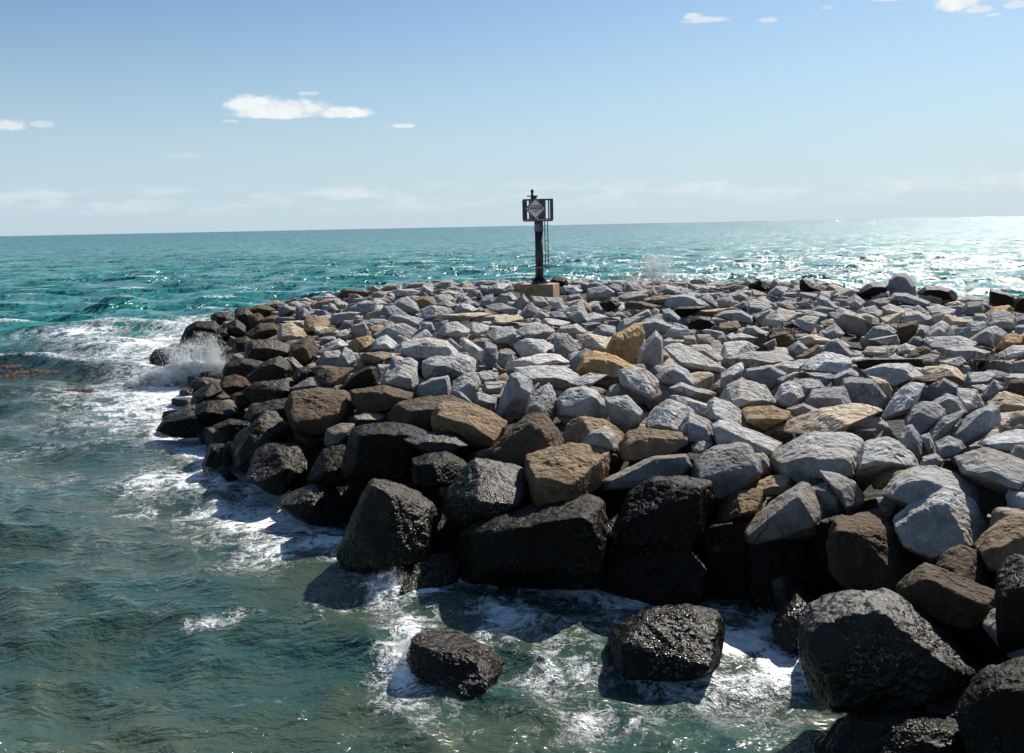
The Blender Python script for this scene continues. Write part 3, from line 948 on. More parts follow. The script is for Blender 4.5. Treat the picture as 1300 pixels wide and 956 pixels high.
def bxm(bm, cx, cy, cz, sx, sy, sz, rot=0.0):
    m = Matrix.Translation((cx, cy, cz)) @ Matrix.Rotation(rot, 4, 'Z') @ Matrix.Diagonal((sx, sy, sz, 1))
    return bmesh.ops.create_cube(bm, size=1, matrix=m)
def cyl(bm, x, y, z0, z1, ra, rb=None, seg=20):
    bmesh.ops.create_cone(bm, cap_ends=True, segments=seg, radius1=ra, radius2=ra if rb is None else rb, depth=z1 - z0,
                          matrix=Matrix.Translation((x, y, (z0 + z1) / 2)))
def fin(name, bm, mat, parent, bevel=0.0, smooth=False):
    me = bpy.data.meshes.new(name)
    if bevel: bmesh.ops.bevel(bm, geom=bm.edges[:], offset=bevel, segments=2, affect='EDGES')
    bm.to_mesh(me); bm.free()
    for p in me.polygons: p.use_smooth = smooth
    me.materials.append(mat)
    return link(name, me, parent)

def at37(x, y, Y=BLOCK_Y):
    d = ray(x, y); k = Y / d[1]; return CAM + d * k
PX = (at37(694, 300) - at37(684, 300))[0] / 10.0          # metres per pixel there
bc = at37(685.2, 360); bX, bZ = bc[0], bc[2]
def Zp(y): return at37(685, y)[2]
root = bpy.data.objects.new('navigation_beacon', None); COL.objects.link(root)
root.location = (bX, BLOCK_Y, bZ)
tag(root, 'steel navigation beacon with diamond danger sign on a rusty concrete block', 'beacon')
def h(y): return Zp(y) - bZ
def w(px): return px * PX
bm = bmesh.new()      # block, turned a little so that its right face shows
S = w(54)
bxm(bm, 0, 0, -0.36, S * 0.80, S * 0.62, 0.72, math.radians(-17))
base_o = fin('concrete_base', bm, M_conc, root, 0.02)
bm = bmesh.new(); cyl(bm, 0, 0, 0.055, h(293), w(5.1), seg=28)
pole = fin('pole', bm, M_dark, root, 0, True)
bm = bmesh.new(); cyl(bm, 0, 0, 0.0, 0.05, w(11), seg=28)
for k in range(8):
    a = k * math.pi / 4 + .2
    v = [bm.verts.new(Vector((math.cos(a) * rr - math.sin(a) * s, math.sin(a) * rr + math.cos(a) * s, zz))) for s in (-.012, .012) for rr, zz in ((w(4.8), .05), (w(10.2), .05), (w(10.2), .08), (w(4.8), .30))]
    bm.faces.new(v[:4]); bm.faces.new(v[4:][::-1])
    for q in range(4): bm.faces.new((v[q], v[q + 4], v[(q + 1) % 4 + 4], v[(q + 1) % 4]))
fl = fin('base_flange', bm, M_dark, root)
for k in range(8):
    a = k * math.pi / 4 + .6
    bm = bmesh.new(); cyl(bm, math.cos(a) * w(9), math.sin(a) * w(9), 0.05, 0.10, 0.022, seg=6); fin('bolt', bm, M_galv, fl)
bm = bmesh.new(); cyl(bm, 0, 0, h(294), h(280), w(5.6), seg=28)
col_o = fin('collar', bm, M_galv, root, 0, True)
bm = bmesh.new(); bxm(bm, w(3), -w(5.7), h(287), .05, .03, .06); fin('bolt', bm, M_dark, col_o)
# cage of vertical slats on a platform
cg = -w(1.0)
cw, ch0, ch1, cdp = w(36.5), h(279.5), h(253.5), 0.86
bm = bmesh.new()
bxm(bm, cg, 0, ch0 - .02, cw, cdp, .05)
for sy in (-1, 1):
    bxm(bm, cg, sy * cdp / 2, ch1, cw, .035, .04); bxm(bm, cg, sy * cdp / 2, ch0 + .035, cw, .035, .04)
for sx in (-1, 1):
    bxm(bm, cg + sx * cw / 2, 0, ch1 - .003, .035, cdp, .04); bxm(bm, cg + sx * cw / 2, 0, ch0 + .038, .035, cdp, .04)
for sx in (-1, 1):
    for sy in (-1, 1): bxm(bm, cg + sx * (cw / 2 - .002), sy * (cdp / 2 - .002), (ch0 + ch1) / 2, .045, .045, ch1 - ch0)
cage = fin('cage_frame', bm, M_slat, root)
def slat(x, y, wd, rot=0.0):
    bm = bmesh.new(); bxm(bm, x, y, (ch0 + ch1) / 2, wd, .012, ch1 - ch0 - .045, rot); fin('slat', bm, M_slat, cage)
cx0 = 684.2
for px_, wd in ((666.8, 1.3), (669.6, 1.9), (673.5, 1.7), (677.2, 2.2), (688.6, 3.6), (692.2, 3.2), (697.6, 1.4), (700.6, 2.6)):
    slat(w(px_ - cx0 - 1.0) , -cdp / 2 - .024, w(wd))
for px_, wd in ((668.6, 1.4), (674.5, 2.6), (680.5, 3.0), (686.5, 3.2), (691.0, 3.0), (698.6, 1.6), (701.0, 1.4)):
    slat(w(px_ - cx0 - 1.0), cdp / 2 + .024, w(wd))
for yy in (-.25, .05, .30):
    for sx in (-1, 1):
        slat(cg + sx * (cw / 2 + .024), yy, .10, math.pi / 2)
bm = bmesh.new(); cyl(bm, -w(5.6), 0, ch0 + .01, h(249.5), w(4.0), seg=20); fin('battery_tube', bm, M_galv, root, 0, True)
# lantern
lx = -w(7.6)
bm = bmesh.new(); cyl(bm, lx, 0, h(249.3), h(248.2), w(7.2), seg=24)
plate = fin('lantern_plate', bm, M_dark, root)
bm = bmesh.new(); cyl(bm, lx, 0, h(248.2), h(245.4), w(1.7), w(1.5)); cyl(bm, lx, 0, h(242.4), h(241.4), w(2.2), w(2.3)); fin('lantern', bm, M_dark, root, 0, True)
bm = bmesh.new(); cyl(bm, lx, 0, h(245.4), h(242.4), w(1.5), w(2.1)); fin('lens', bm, simple('lens_dark', (0.03, 0.04, 0.05), .15), root, 0, True)
bm = bmesh.new(); cyl(bm, lx, 0, h(241.4), h(239.6), w(0.9), w(0.25), seg=10)
for k in range(5):
    a = k * 1.257; cyl(bm, lx + math.cos(a) * w(1.2), math.sin(a) * w(1.2), h(241.4), h(239.9), .006, seg=5)
fin('bird_spikes', bm, M_galv, root)
# service ladder rails
rl = bpy.data.objects.new('ladder', None); COL.objects.link(rl); rl.parent = root
for px_ in (692.4, 696.3):
    bm = bmesh.new(); cyl(bm, w(px_ - 684.9), 0.0, h(340.5), ch0, w(0.62), seg=10); fin('rail', bm, M_galv, rl, 0, True)
for k in range(9):
    z = h(338) + k * (ch0 - h(338)) / 9
    bm = bmesh.new(); bxm(bm, w(694.35 - 684.9), 0, z, w(3.2), .018, .018); fin('rung', bm, M_galv, rl)
bm = bmesh.new(); cyl(bm, 0, 0, h(340.6), h(338.4), w(5.5), seg=24); bxm(bm, w(8.4), 0, h(339.4), w(8), .05, .06); fin('bracket', bm, M_galv, root)
# diamond sign
sx_, sz_ = w(680.3 - 684.2 - 1.0 + 0.6), h(265.2); R1 = w(13.6)
sy_ = -cdp / 2 - .075
def diamond(R, y0, y1, inner=None):
    bm = bmesh.new()
    o = [Vector((sx_ + a * R, 0, sz_ + b * R)) for a, b in ((0, 1), (1, 0), (0, -1), (-1, 0))]
    if inner is None:
        A = [bm.verts.new(q + Vector((0, y0, 0))) for q in o]; B = [bm.verts.new(q + Vector((0, y1, 0))) for q in o]
        bm.faces.new(A[::-1]); bm.faces.new(B)
        for i in range(4): bm.faces.new((A[i], A[(i + 1) % 4], B[(i + 1) % 4], B[i]))
    else:
        i_ = [Vector((sx_ + a * inner, 0, sz_ + b * inner)) for a, b in ((0, 1), (1, 0), (0, -1), (-1, 0))]
        for i in range(4):
            j = (i + 1) % 4
            A = [bm.verts.new(q + Vector((0, y0, 0))) for q in (o[i], o[j], i_[j], i_[i])]
            B = [bm.verts.new(q + Vector((0, y1, 0))) for q in (o[i], o[j], i_[j], i_[i])]
            bm.faces.new(A[::-1]); bm.faces.new(B)
            for k in range(4): bm.faces.new((A[k], A[(k + 1) % 4], B[(k + 1) % 4], B[k]))
        bmesh.ops.remove_doubles(bm, verts=bm.verts[:], dist=1e-5)
    bmesh.ops.recalc_face_normals(bm, faces=bm.faces[:])
    return bm
sign = fin('sign_board', diamond(R1 - .01, sy_ + .01, sy_ - .002), M_white, root)
fin('sign_border', diamond(R1, sy_ + .012, sy_ - .009, R1 * 0.835), M_orange, sign)
tcu = bpy.data.curves.new('lettering', 'FONT'); tcu.body = 'DANGER'; tcu.align_x = 'CENTER'; tcu.align_y = 'CENTER'
tcu.size = w(5.6); tcu.extrude = .003; tcu.offset = 0.004
tob = bpy.data.objects.new('tmp', tcu); COL.objects.link(tob)
bpy.context.view_layer.update()
tme = bpy.data.meshes.new_from_object(tob.evaluated_get(bpy.context.evaluated_depsgraph_get()))
bpy.data.objects.remove(tob)
tme.materials.clear(); tme.materials.append(M_ink)
to = link('lettering', tme, sign, (sx_, sy_ - .008, sz_ + w(.4))); to.rotation_euler = (math.pi / 2, 0, 0)
xs = [v.co.x for v in tme.vertices]; kx = w(19.0) / (max(xs) - min(xs)); to.scale = (kx, 1, 1)
# the two illegible small lines of print above and below the word
rr3 = random.Random(5)
for zc, half, hh in ((3.9, 6.4, 1.3), (-3.3, 3.2, 1.3)):
    bm = bmesh.new(); x = -half
    while x < half:
        l = rr3.uniform(.5, .9); bxm(bm, sx_ + w(x + l / 2), sy_ - .006, sz_ + w(zc), w(l), .006, w(hh)); x += l + .35
    fin('small_print', bm, M_ink, sign)

# ------------------------------------------------------------------ water
nr = 1150
rad = 3.5 * np.exp(np.linspace(0, math.log(30000 / 3.5), nr))
th_in = np.linspace(-33, 33, 1000); th_out = np.linspace(33.4, 100, 90)
th = np.radians(np.concatenate([-th_out[::-1], th_in, th_out]))
Rg, Tg = np.meshgrid(rad, th, indexing='ij')
X = Rg * np.sin(Tg); Y = Rg * np.cos(Tg)
shape = X.shape; X = X.ravel(); Y = Y.ravel(); Rv = Rg.ravel()
Zw = np.zeros(X.size); DX = np.zeros(X.size); DY = np.zeros(X.size); CR = np.zeros(X.size)
wr = np.random.default_rng(4)
lams = np.exp(np.linspace(math.log(0.18), math.log(6.5), 110))
dr = Rv * (math.log(30000 / 3.5) / nr)
sea = 1.0 - 0.55 * np.exp(-((X + 2) ** 2 + (Y - 9) ** 2) / 120)       # calmer close to the jetty
lo_side = np.exp(-np.maximum(0, (X - 1 + 0.0 * Y)) / 4)
seaA = 0.74 + 0.7 * np.clip((Rv - 12) / 30, 0, 1)
for lam in lams:
    k = 2 * math.pi / lam
    spread = 0.62 if lam < 2 else 0.38
    a = math.radians(200) + wr.normal() * spread
    amp = (0.0098 if lam < 1.6 else 0.0084) * lam ** 0.85 * wr.uniform(0.6, 1.3)
    dx, dy = math.sin(a), math.cos(a)
    damp = np.clip((lam / dr - 3.0) / 4.0, 0, 1)
    # patchiness so that crests break up
    ph = k * (X * dx + Y * dy) + wr.uniform(0, 6.28)
    pw = 1 + 0.7 * np.sin(X * dy * k * 0.13 - Y * dx * k * 0.13 + wr.uniform(0, 6)) * np.sin(ph * 0.11 + wr.uniform(0, 6))
    A = amp * damp * pw * (seaA if lam < 1.3 else 0.5 + 0.9 * np.clip((Rv - 16) / 25, 0, 1))
    s_, c_ = np.sin(ph), np.cos(ph)
    Zw += A * c_; DX -= 0.95 * A * dx * s_; DY -= 0.95 * A * dy * s_
    if lam > 1.0: CR += A * c_
# gentle set-up of the water against the rocks
dfoot = np.full(X.size, -50.0)
nearm = Rv < 70
dfoot[nearm] = inside_dist(X[nearm], Y[nearm])
sh = np.exp(-np.abs(dfoot) / 1.2)
Zw *= (1 - 0.45 * sh)
Zw += 0.0
# foam cover painted in world space: where the photograph's sea breaks on the stones
foam = np.zeros(X.size)
def blob(px, py, rx, ry, st, rot=0.0):
    global foam
    c = on_plane(px, py); ex = on_plane(px + rx, py)[:2] - c[:2]; ey = on_plane(px, py + ry)[:2] - on_plane(px, py - ry)[:2]
    ax = np.linalg.norm(ex); ay = np.linalg.norm(ey) / 2
    lx = (X[nearm] - c[0]); ly = (Y[nearm] - c[1])
    # radial/tangential frame at that spot, turned by rot
    a = math.atan2(c[0], c[1]) + rot; ca, sa = math.cos(a), math.sin(a)
    qx = (lx * ca - ly * sa) / ax; qy = (lx * sa + ly * ca) / ay
    q2 = qx * qx + qy * qy
    foam[nearm] = np.maximum(foam[nearm], st * np.maximum(np.exp(-q2 * 1.15), 0.66 * np.exp(-q2 / 3.6)))
BL = [(250, 475, 60, 26, 1.0), (215, 500, 70, 26, .86), (170, 520, 70, 24, .62), (230, 525, 50, 18, .8), (120, 500, 70, 16, .46), (180, 440, 50, 14, .78),
      (222, 418, 20, 8, .8), (240, 408, 40, 3.5, .95), (150, 432, 60, 6, .72), (120, 440, 50, 4, .5), (205, 425, 25, 12, .7),
      (250, 553, 36, 12, .75), (275, 560, 30, 10, .9), (150, 545, 50, 12, .4),
      (235, 605, 50, 16, .80), (200, 612, 45, 12, .62), (290, 610, 34, 14, .95), (345, 622, 40, 12, .95), (320, 655, 50, 22, .86), (375, 665, 40, 20, .92), (270, 640, 50, 16, .55),
      (420, 655, 26, 16, .95), (355, 700, 50, 18, .6), (400, 690, 40, 14, .66), (190, 640, 60, 14, .38), (440, 645, 14, 20, .95), (570, 688, 22, 16, 1.0), (585, 672, 20, 10, .95),
      (490, 745, 26, 20, .88), (470, 725, 40, 16, .55), (545, 757, 26, 7, .9), (520, 800, 30, 30, .62), (505, 855, 26, 30, .80), (430, 780, 60, 20, .30),
      (255, 797, 34, 6, .6), (300, 787, 18, 4, .5), (635, 790, 34, 18, .92), (640, 770, 10, 24, .6), (700, 800, 60, 26, .48), (720, 850, 60, 34, .52), (610, 815, 30, 24, .5),
      (940, 820, 60, 30, .85), (985, 845, 34, 30, .9), (870, 862, 60, 14, .8), (820, 775, 70, 10, .45), (880, 745, 40, 6, .38), (760, 790, 60, 18, .42), (940, 870, 70, 20, .62),
      (300, 720, 120, 24, .24), (120, 700, 120, 40, .18), (80, 610, 60, 20, .25), (60, 570, 60, 10, .3), (30, 450, 40, 2.6, .9), (85, 421, 45, 2.2, .95),
      (30, 575, 50, 8, .25), (140, 800, 30, 6, .2), (40, 540, 80, 16, .22), (560, 905, 80, 20, .35), (760, 905, 80, 20, .45), (330, 880, 100, 20, .2),
      (455, 690, 20, 10, .7), (345, 560, 30, 10, .5), (760, 362, 60, 3, .8), (900, 366, 80, 3, .7), (600, 351, 60, 1.6, .75), (560, 345, 60, 1.2, .5)]
for q in BL: blob(*q)
edge = np.exp(-np.abs(np.minimum(dfoot, 0)) / 0.35) * (X < 1.5) * 0.62
foam = np.maximum(foam, np.where(nearm & (dfoot < 0.4), edge, 0))
crest = CR / (0.13)
Xd, Yd = X + DX, Y + DY
V = np.stack([Xd, Yd, Zw], 1)
idx = np.arange(X.size).reshape(shape)
Fq = np.stack([idx[:-1, :-1].ravel(), idx[1:, :-1].ravel(), idx[1:, 1:].ravel(), idx[:-1, 1:].ravel()], 1)
me = mesh_np('sea_water', V, Fq[:, ::-1])
for nm, arr in (('foam', foam), ('crest', crest)):
    at = me.attributes.new(nm, 'FLOAT', 'POINT'); at.data.foreach_set('value', arr.astype(np.float32))
sea_o = link('sea_water', me)
tag(sea_o, 'choppy turquoise sea with foam around the jetty', None, None, 'structure')

m, t, b = newmat('sea')
geo = t.n('ShaderNodeNewGeometry'); pos = geo.outputs['Position']
sepP = t.n('ShaderNodeSeparateXYZ', i_0=pos)
flat = t.n('ShaderNodeCombineXYZ', i_0=sepP.outputs[0], i_1=sepP.outputs[1]).outputs[0]
dist = t.n('ShaderNodeVectorMath', operation='LENGTH'); t.put(dist.inputs[0], flat); dist = dist.outputs['Value']
fa = t.n('ShaderNodeAttribute', attribute_name='foam').outputs['Fac']
ca_ = t.n('ShaderNodeAttribute', attribute_name='crest').outputs['Fac']
nbig = t.noise(flat, 0.06, 4, 0.6)
nmid = t.noise(flat, 0.5, 4, 0.6)
# sea body: murky grey-green by the jetty, turquoise outside
edge_ = t.m('ADD', sepP.outputs[1], t.m('MULTIPLY', t.m('SUBTRACT', nmid, 0.5), 6.0))
edge_ = t.m('ADD', edge_, t.m('MULTIPLY', sepP.outputs[0], 0.22))
outer = t.ss(edge_, 26.0, 42.0)
near_c = t.mix(t.ss(nmid, 0.35, 0.65), (0.020, 0.056, 0.048, 1), (0.046, 0.064, 0.040, 1))
far_c = t.mix(t.ss(nbig, 0.35, 0.65), (0.012, 0.130, 0.125, 1), (0.016, 0.175, 0.152, 1))
far_c = t.mix(t.ss(dist, 120, 900), far_c, (0.006, 0.115, 0.125, 1))
body = t.mix(outer, near_c, far_c)
body = t.mix(t.m('MULTIPLY', t.ss(ca_, 0.2, 1.5), 0.35), body, t.mix(outer, (0.035, 0.08, 0.06, 1), (0.012, 0.20, 0.165, 1)))
# foam lace
wv = t.n('ShaderNodeTexNoise', i_Vector=flat, i_Scale=1.7); wv.inputs['Detail'].default_value = 5; wv.inputs['Roughness'].default_value = 0.6
warp = t.vm('ADD', flat, t.vm('SCALE', t.vm('SUBTRACT', wv.outputs[1], (0.5, 0.5, 0.5))))
warp.node.inputs[1].links[0].from_node.inputs['Scale'].default_value = 0.9
mpr = t.n('ShaderNodeMapping', i_Vector=flat); mpr.inputs['Scale'].default_value = (0.72, 1.0, 1)
rip = mpr.outputs[0]
mpr2 = t.n('ShaderNodeMapping', i_Vector=flat); mpr2.inputs['Scale'].default_value = (0.3, 1.0, 1)
rip2 = mpr2.outputs[0]
def ridge(scale, det):
    n = t.noise(warp, scale, det, 0.6, 0.4)
    return t.m('SUBTRACT', 1.0, t.m('MULTIPLY', t.m('ABSOLUTE', t.m('SUBTRACT', n, 0.5)), 4.2))
lace = t.m('ADD', t.m('MULTIPLY', ridge(2.0, 5), 0.58), t.m('MULTIPLY', ridge(6.5, 4), 0.42))
patch = t.m('MULTIPLY', t.m('SUBTRACT', t.noise(flat, 1.1, 4, 0.6), 0.5), 0.7)
fmask = t.m('MULTIPLY', t.m('ADD', fa, t.m('MULTIPLY', patch, t.ss(fa, 0.0, 0.25))), 1.25)
sum_ = t.m('ADD', t.m('MULTIPLY', fmask, 0.66), t.m('MULTIPLY', lace, 0.95))
foam_s = t.m('MULTIPLY', t.ss(sum_, 0.90, 1.30), t.ss(fa, 0.08, 0.3))
# white horses further out
mp = t.n('ShaderNodeMapping', i_Vector=flat); mp.inputs['Scale'].default_value = (0.35, 0.9, 1); mp.inputs['Rotation'].default_value = (0, 0, 0.12)
cap = t.noise(mp.outputs[0], 1.0, 5, 0.62, 0.5)
cap_s = t.m('MULTIPLY', t.ss(cap, 0.69, 0.73), t.ss(dist, 26, 45))
cap_n = t.m('MULTIPLY', t.m('MULTIPLY', t.ss(t.m('ADD', ca_, t.m('MULTIPLY', t.noise(flat, 2.2, 4, .6), 1.0)), 2.2, 2.7), t.ss(dist, 22, 34)), 0.8)
brk = t.ss(t.noise(flat, 5, 3, .7), 0.40, 0.55)
caps = t.m('MULTIPLY', t.m('MAXIMUM', cap_s, cap_n), brk)
foam_a = t.m('MAXIMUM', foam_s, t.m('MULTIPLY', caps, 0.85))
milk = t.m('MULTIPLY', t.ss(fa, 0.35, 1.0), 0.22)
body = t.mix(milk, body, (0.30, 0.40, 0.38, 1))
fcol = t.mix(t.ss(t.noise(flat, 9, 3, .6), .3, .7), (0.62, 0.68, 0.70, 1), (0.86, 0.88, 0.88, 1))
col = t.mix(foam_a, body, fcol)
t.put(b.inputs['Base Color'], col)
t.put(b.inputs['Roughness'], t.m('ADD', t.m('MULTIPLY', foam_a, 0.5), t.m('MULTIPLY', t.ss(dist, 14, 110, 0.06, 0.28), t.ss(t.noise(rip2, 0.9, 5, .65), 0.38, 0.62, 0.5, 1.15))))
b.inputs['IOR'].default_value = 1.333
# ripples: bump near, statistical normals far away
h1 = t.noise(rip, 4.2, 4, 0.55, 0.5); h2 = t.noise(rip, 13.0, 3, 0.55, 0.3)
hh = t.m('ADD', t.m('MULTIPLY', h1, 1.0), t.m('MULTIPLY', h2, 0.34))
hh = t.m('ADD', hh, t.m('MULTIPLY', foam_s, 0.5))
nrm = t.bump(hh, 1.0, 0.085)
def vnoise(scale, det):
    q = t.n('ShaderNodeTexNoise', i_Scale=scale); mp2 = t.n('ShaderNodeMapping', i_Vector=flat); mp2.inputs['Scale'].default_value = (1.0, 0.6, 1)
    t.put(q.inputs['Vector'], mp2.outputs[0]); q.inputs['Detail'].default_value = det; q.inputs['Roughness'].default_value = .65
    return t.vm('SUBTRACT', q.outputs[1], (0.5, 0.5, 0.5))
vv = t.vm('ADD', vnoise(0.45, 6), vnoise(3.5, 3))
sl = t.vm('MULTIPLY', vv, (1.0, 1.0, 0.0))
scl = t.n('ShaderNodeVectorMath', operation='SCALE'); t.put(scl.inputs[0], sl); gust = t.m('MULTIPLY', t.ss(t.noise(flat, 0.7, 6, .65), 0.42, 0.58, 0.35, 1.9), t.ss(t.noise(flat, 0.07, 3, .6), 0.35, 0.65, 0.7, 1.35))
t.put(scl.inputs['Scale'], t.m('MULTIPLY', t.ss(dist, 8, 70, 0.20, 2.7), gust))
nn = t.n('ShaderNodeVectorMath', operation='NORMALIZE'); t.put(nn.inputs[0], t.vm('ADD', nrm, scl.outputs[0]))
t.put(b.inputs['Normal'], nn.outputs[0])
me.materials.append(m)

# ------------------------------------------------------------------ spray
mS, tS, bS = newmat('spray')
bS.inputs['Base Color'].default_value = (0.9, 0.92, 0.93, 1); bS.inputs['Roughness'].default_value = 0.5
tr = tS.n('ShaderNodeBsdfTranslucent'); tr.inputs[0].default_value = (0.9, 0.92, 0.93, 1)
mx = tS.n('ShaderNodeMixShader'); mx.inputs[0].default_value = 0.85
outn = [n for n in tS.t.nodes if n.type == 'OUTPUT_MATERIAL'][0]
tS.t.links.new(bS.outputs[0], mx.inputs[1]); tS.t.links.new(tr.outputs[0], mx.inputs[2]); tS.t.links.new(mx.outputs[0], outn.inputs[0])

OV = np.array([(1, 0, -.6), (-.5, .87, -.5), (-.5, -.87, -.6), (0.1, 1, .7), (-.87, -.5, .6), (.87, -.4, .5)], float)
OF = np.array([(0, 1, 2), (3, 4, 5)])
def droplets(name, P, sz, label):
    n = len(P)
    V = (P[:, None, :] + OV[None] * sz[:, None, None]).reshape(-1, 3)
    F = (OF[None] + (np.arange(n) * 6)[:, None, None]).reshape(-1, 3)
    o = link(name, mesh_np(name, V, F, mS)); tag(o, label, 'spray', None, 'stuff'); return o

def burst(base, width, height, n, seed, thick=0.6, lean=0.2, s0=0.006, s1=0.026, streams=60):
    g = np.random.default_rng(seed)
    P, S_ = [], []
    per = n // streams
    for _ in range(streams):
        # each strand is a ballistic sheet thrown up and falling over
        x0 = g.normal() * width * 0.24; y0 = g.normal() * thick * 0.3
        top = height * math.exp(-(x0 / width) ** 2 * 4) * g.uniform(0.25, 1.0)
        vx = g.normal() * width * 0.30 + lean
        u = g.beta(1.1, 1.6, per)
        tt = u * 1.6
        z = top * (1 - (tt - 1) ** 2)
        jit = 0.02 + 0.09 * tt
        x = x0 + vx * tt * 0.6 + g.normal(size=per) * jit * width * 0.45
        y = y0 + g.normal(size=per) * jit * thick
        P.append(np.stack([x, y, z + g.normal(size=per) * jit * height * 0.35], 1))
        S_.append(s0 + (s1 - s0) * g.beta(0.9, 3.5, per) * (1.3 - 0.7 * u))
    P = np.vstack(P); S_ = np.concatenate(S_)
    ok = P[:, 2] > -0.05
    return P[ok] + base, S_[ok]
c1 = on_plane(249, 486); 
Pa, Sa = burst(np.array([c1[0], c1[1], 0.0]), 2.1, 1.35, 22000, 3, 0.9, 0.15, 0.007, 0.044, 80)
Pb, Sb = burst(np.array([c1[0] - .25, c1[1] - .2, 0.0]), 2.6, 0.55, 9000, 5, 0.9, 0.0, 0.012, 0.05, 60)
droplets('wave_splash', np.vstack([Pa, Pb]), np.concatenate([Sa, Sb]), 'white burst of spray where a wave hits the left end of the rocks')
core_V, core_F, cn = [], [], 0
gC = np.random.default_rng(12)
for k in range(46):
    Vc, Fc = ico(5)
    rr_ = gC.uniform(0.10, 0.26)
    o_ = np.array([gC.normal() * 0.62, gC.normal() * 0.28, 0]); o_[2] = max(0, 0.48 * math.exp(-(o_[0] / .8) ** 2) * gC.uniform(-.1, 1.0))
    dq_ = 1 + 0.55 * fbm(Vc * 2.4 + k * 5.1, 4, 40 + k, 0.65)
    core_V.append(Vc * dq_[:, None] * rr_ * np.array([1.3, 1, .9]) + o_ + np.array([c1[0] - .1, c1[1] + .1, 0.02])); core_F.append(Fc + cn); cn += len(Vc)
mF, tF, bF = newmat('white_water')
gF = tF.n('ShaderNodeNewGeometry').outputs['Position']
bF.inputs['Base Color'].default_value = (0.97, 0.98, 0.985, 1); bF.inputs['Roughness'].default_value = 0.6; bF.inputs['Subsurface Weight'].default_value = 1.0; bF.inputs['Subsurface Radius'].default_value = (1, 1, 1); bF.inputs['Subsurface Scale'].default_value = 0.3
tF.put(bF.inputs['Normal'], tF.bump(tF.noise(gF, 16, 6, 0.75), 1.0, 0.06))
trF = tF.n('ShaderNodeBsdfTranslucent'); trF.inputs[0].default_value = (0.95, 0.97, 0.98, 1)
mxF = tF.n('ShaderNodeMixShader'); mxF.inputs[0].default_value = 0.45
oF = [n for n in tF.t.nodes if n.type == 'OUTPUT_MATERIAL'][0]
tF.t.links.new(bF.outputs[0], mxF.inputs[1]); tF.t.links.new(trF.outputs[0], mxF.inputs[2]); tF.t.links.new(mxF.outputs[0], oF.inputs[0])
wc = link('breaking_wave', mesh_np('breaking_wave', np.vstack(core_V), np.vstack(core_F), mF))
tag(wc, 'solid white water at the foot of the splash on the left', 'wave', None, 'stuff')
c2 = on_plane(850, 366, 1.3)
Pc, Sc = burst(np.array([c2[0], c2[1] + 3.0, 0.2]), 2.6, 2.5, 60000, 8, 1.0, -0.3, 0.012, 0.030, 90)
droplets('far_spray', Pc, Sc, 'thin veil of spray rising behind the far edge of the jetty')
for px_, py_, wd_, hh_, nn_ in ((498, 748, .55, .28, 3500), (520, 838, .5, .22, 2500), (640, 792, .7, .14, 2500), (985, 800, .6, .2, 2500), (272, 606, .7, .22, 2000)):
    c = on_plane(px_, py_)
    Pd, Sd = burst(np.array([c[0], c[1], 0.0]), wd_, hh_, nn_, int(px_), .35, 0.0, 0.003, 0.012, 40)
    lab = {498: 'spray on the low reddish rock', 520: 'spray left of the wedge-shaped rock', 640: 'white churn behind the wedge-shaped rock',
           985: 'spray right of the lone boxy rock', 272: 'spray on the small rock by the left foam'}[px_]
    droplets('spray', Pd, Sd, lab)

# ------------------------------------------------------------------ drifting weed
mW = simple('seaweed', (0.075, 0.024, 0.013), 0.6, 0, 0.5, 12)
def weed(name, spots, label, z0=0.03, n=700, flatk=0.3, sz=0.04):
    g = np.random.default_rng(len(label))
    Vs, Fs, nb = [], [], 0
    for (x, y, rx, ry, zz) in spots:
        for _ in range(n):
            a = g.uniform(0, 6.28); rr = math.sqrt(g.uniform(0, 1)); 
            px_, py_ = x + math.cos(a) * rr * rx, y + math.sin(a) * rr * ry
            if pnoise(np.array([[px_ * 2.2, py_ * 2.2, 0.3]]), 9)[0] < -0.02: continue
            c = np.array([px_, py_, zz + g.uniform(0, .05) * flatk])
            d = g.normal(size=3); d[2] *= .4; d /= np.linalg.norm(d); e = np.cross(d, [0.2, 0.1, 1]); e /= np.linalg.norm(e)
            L = g.uniform(.7, 3.0) * sz; Wd = sz * g.uniform(.15, .35)
            nrm_ = np.cross(d, e) * Wd * .5
            Vs.append(np.array([c - d * L, c + e * Wd, c + d * L, c - e * Wd, c + nrm_, c - nrm_]))
            Fs.append(np.array([(0, 1, 4), (1, 2, 4), (2, 3, 4), (3, 0, 4), (1, 0, 5), (2, 1, 5), (3, 2, 5), (0, 3, 5)]) + nb); nb += 6
    o = link(name, mesh_np(name, np.vstack(Vs), np.vstack(Fs), mW)); tag(o, label, 'seaweed', None, 'stuff')
def wspot(px_, py_, rx, ry, z=0.0, zz=0.015):
    c = on_plane(px_, py_, z); return (c[0], c[1], rx, ry, zz)
weed('floating_seaweed', [wspot(20, 476, .5, .9), wspot(45, 474, .7, .5), wspot(10, 467, .3, .4), wspot(70, 490, .5, .25), wspot(100, 497, .8, .25), wspot(85, 458, .2, .2)],
     'reddish-brown weed drifting on the water at the left edge')
weed('stranded_seaweed', [wspot(1135, 450, .5, .35, 1.45, 1.5), wspot(1250, 464, .9, .3, 1.45, 1.5), wspot(995, 432, .3, .3, 1.45, 1.55), wspot(735, 384, .7, .4, 1.45, 1.5), wspot(870, 396, 1.6, .4, 1.45, 1.5)],
     'dark red weed stranded in the gaps between the grey boulders', n=300, flatk=3, sz=.035)

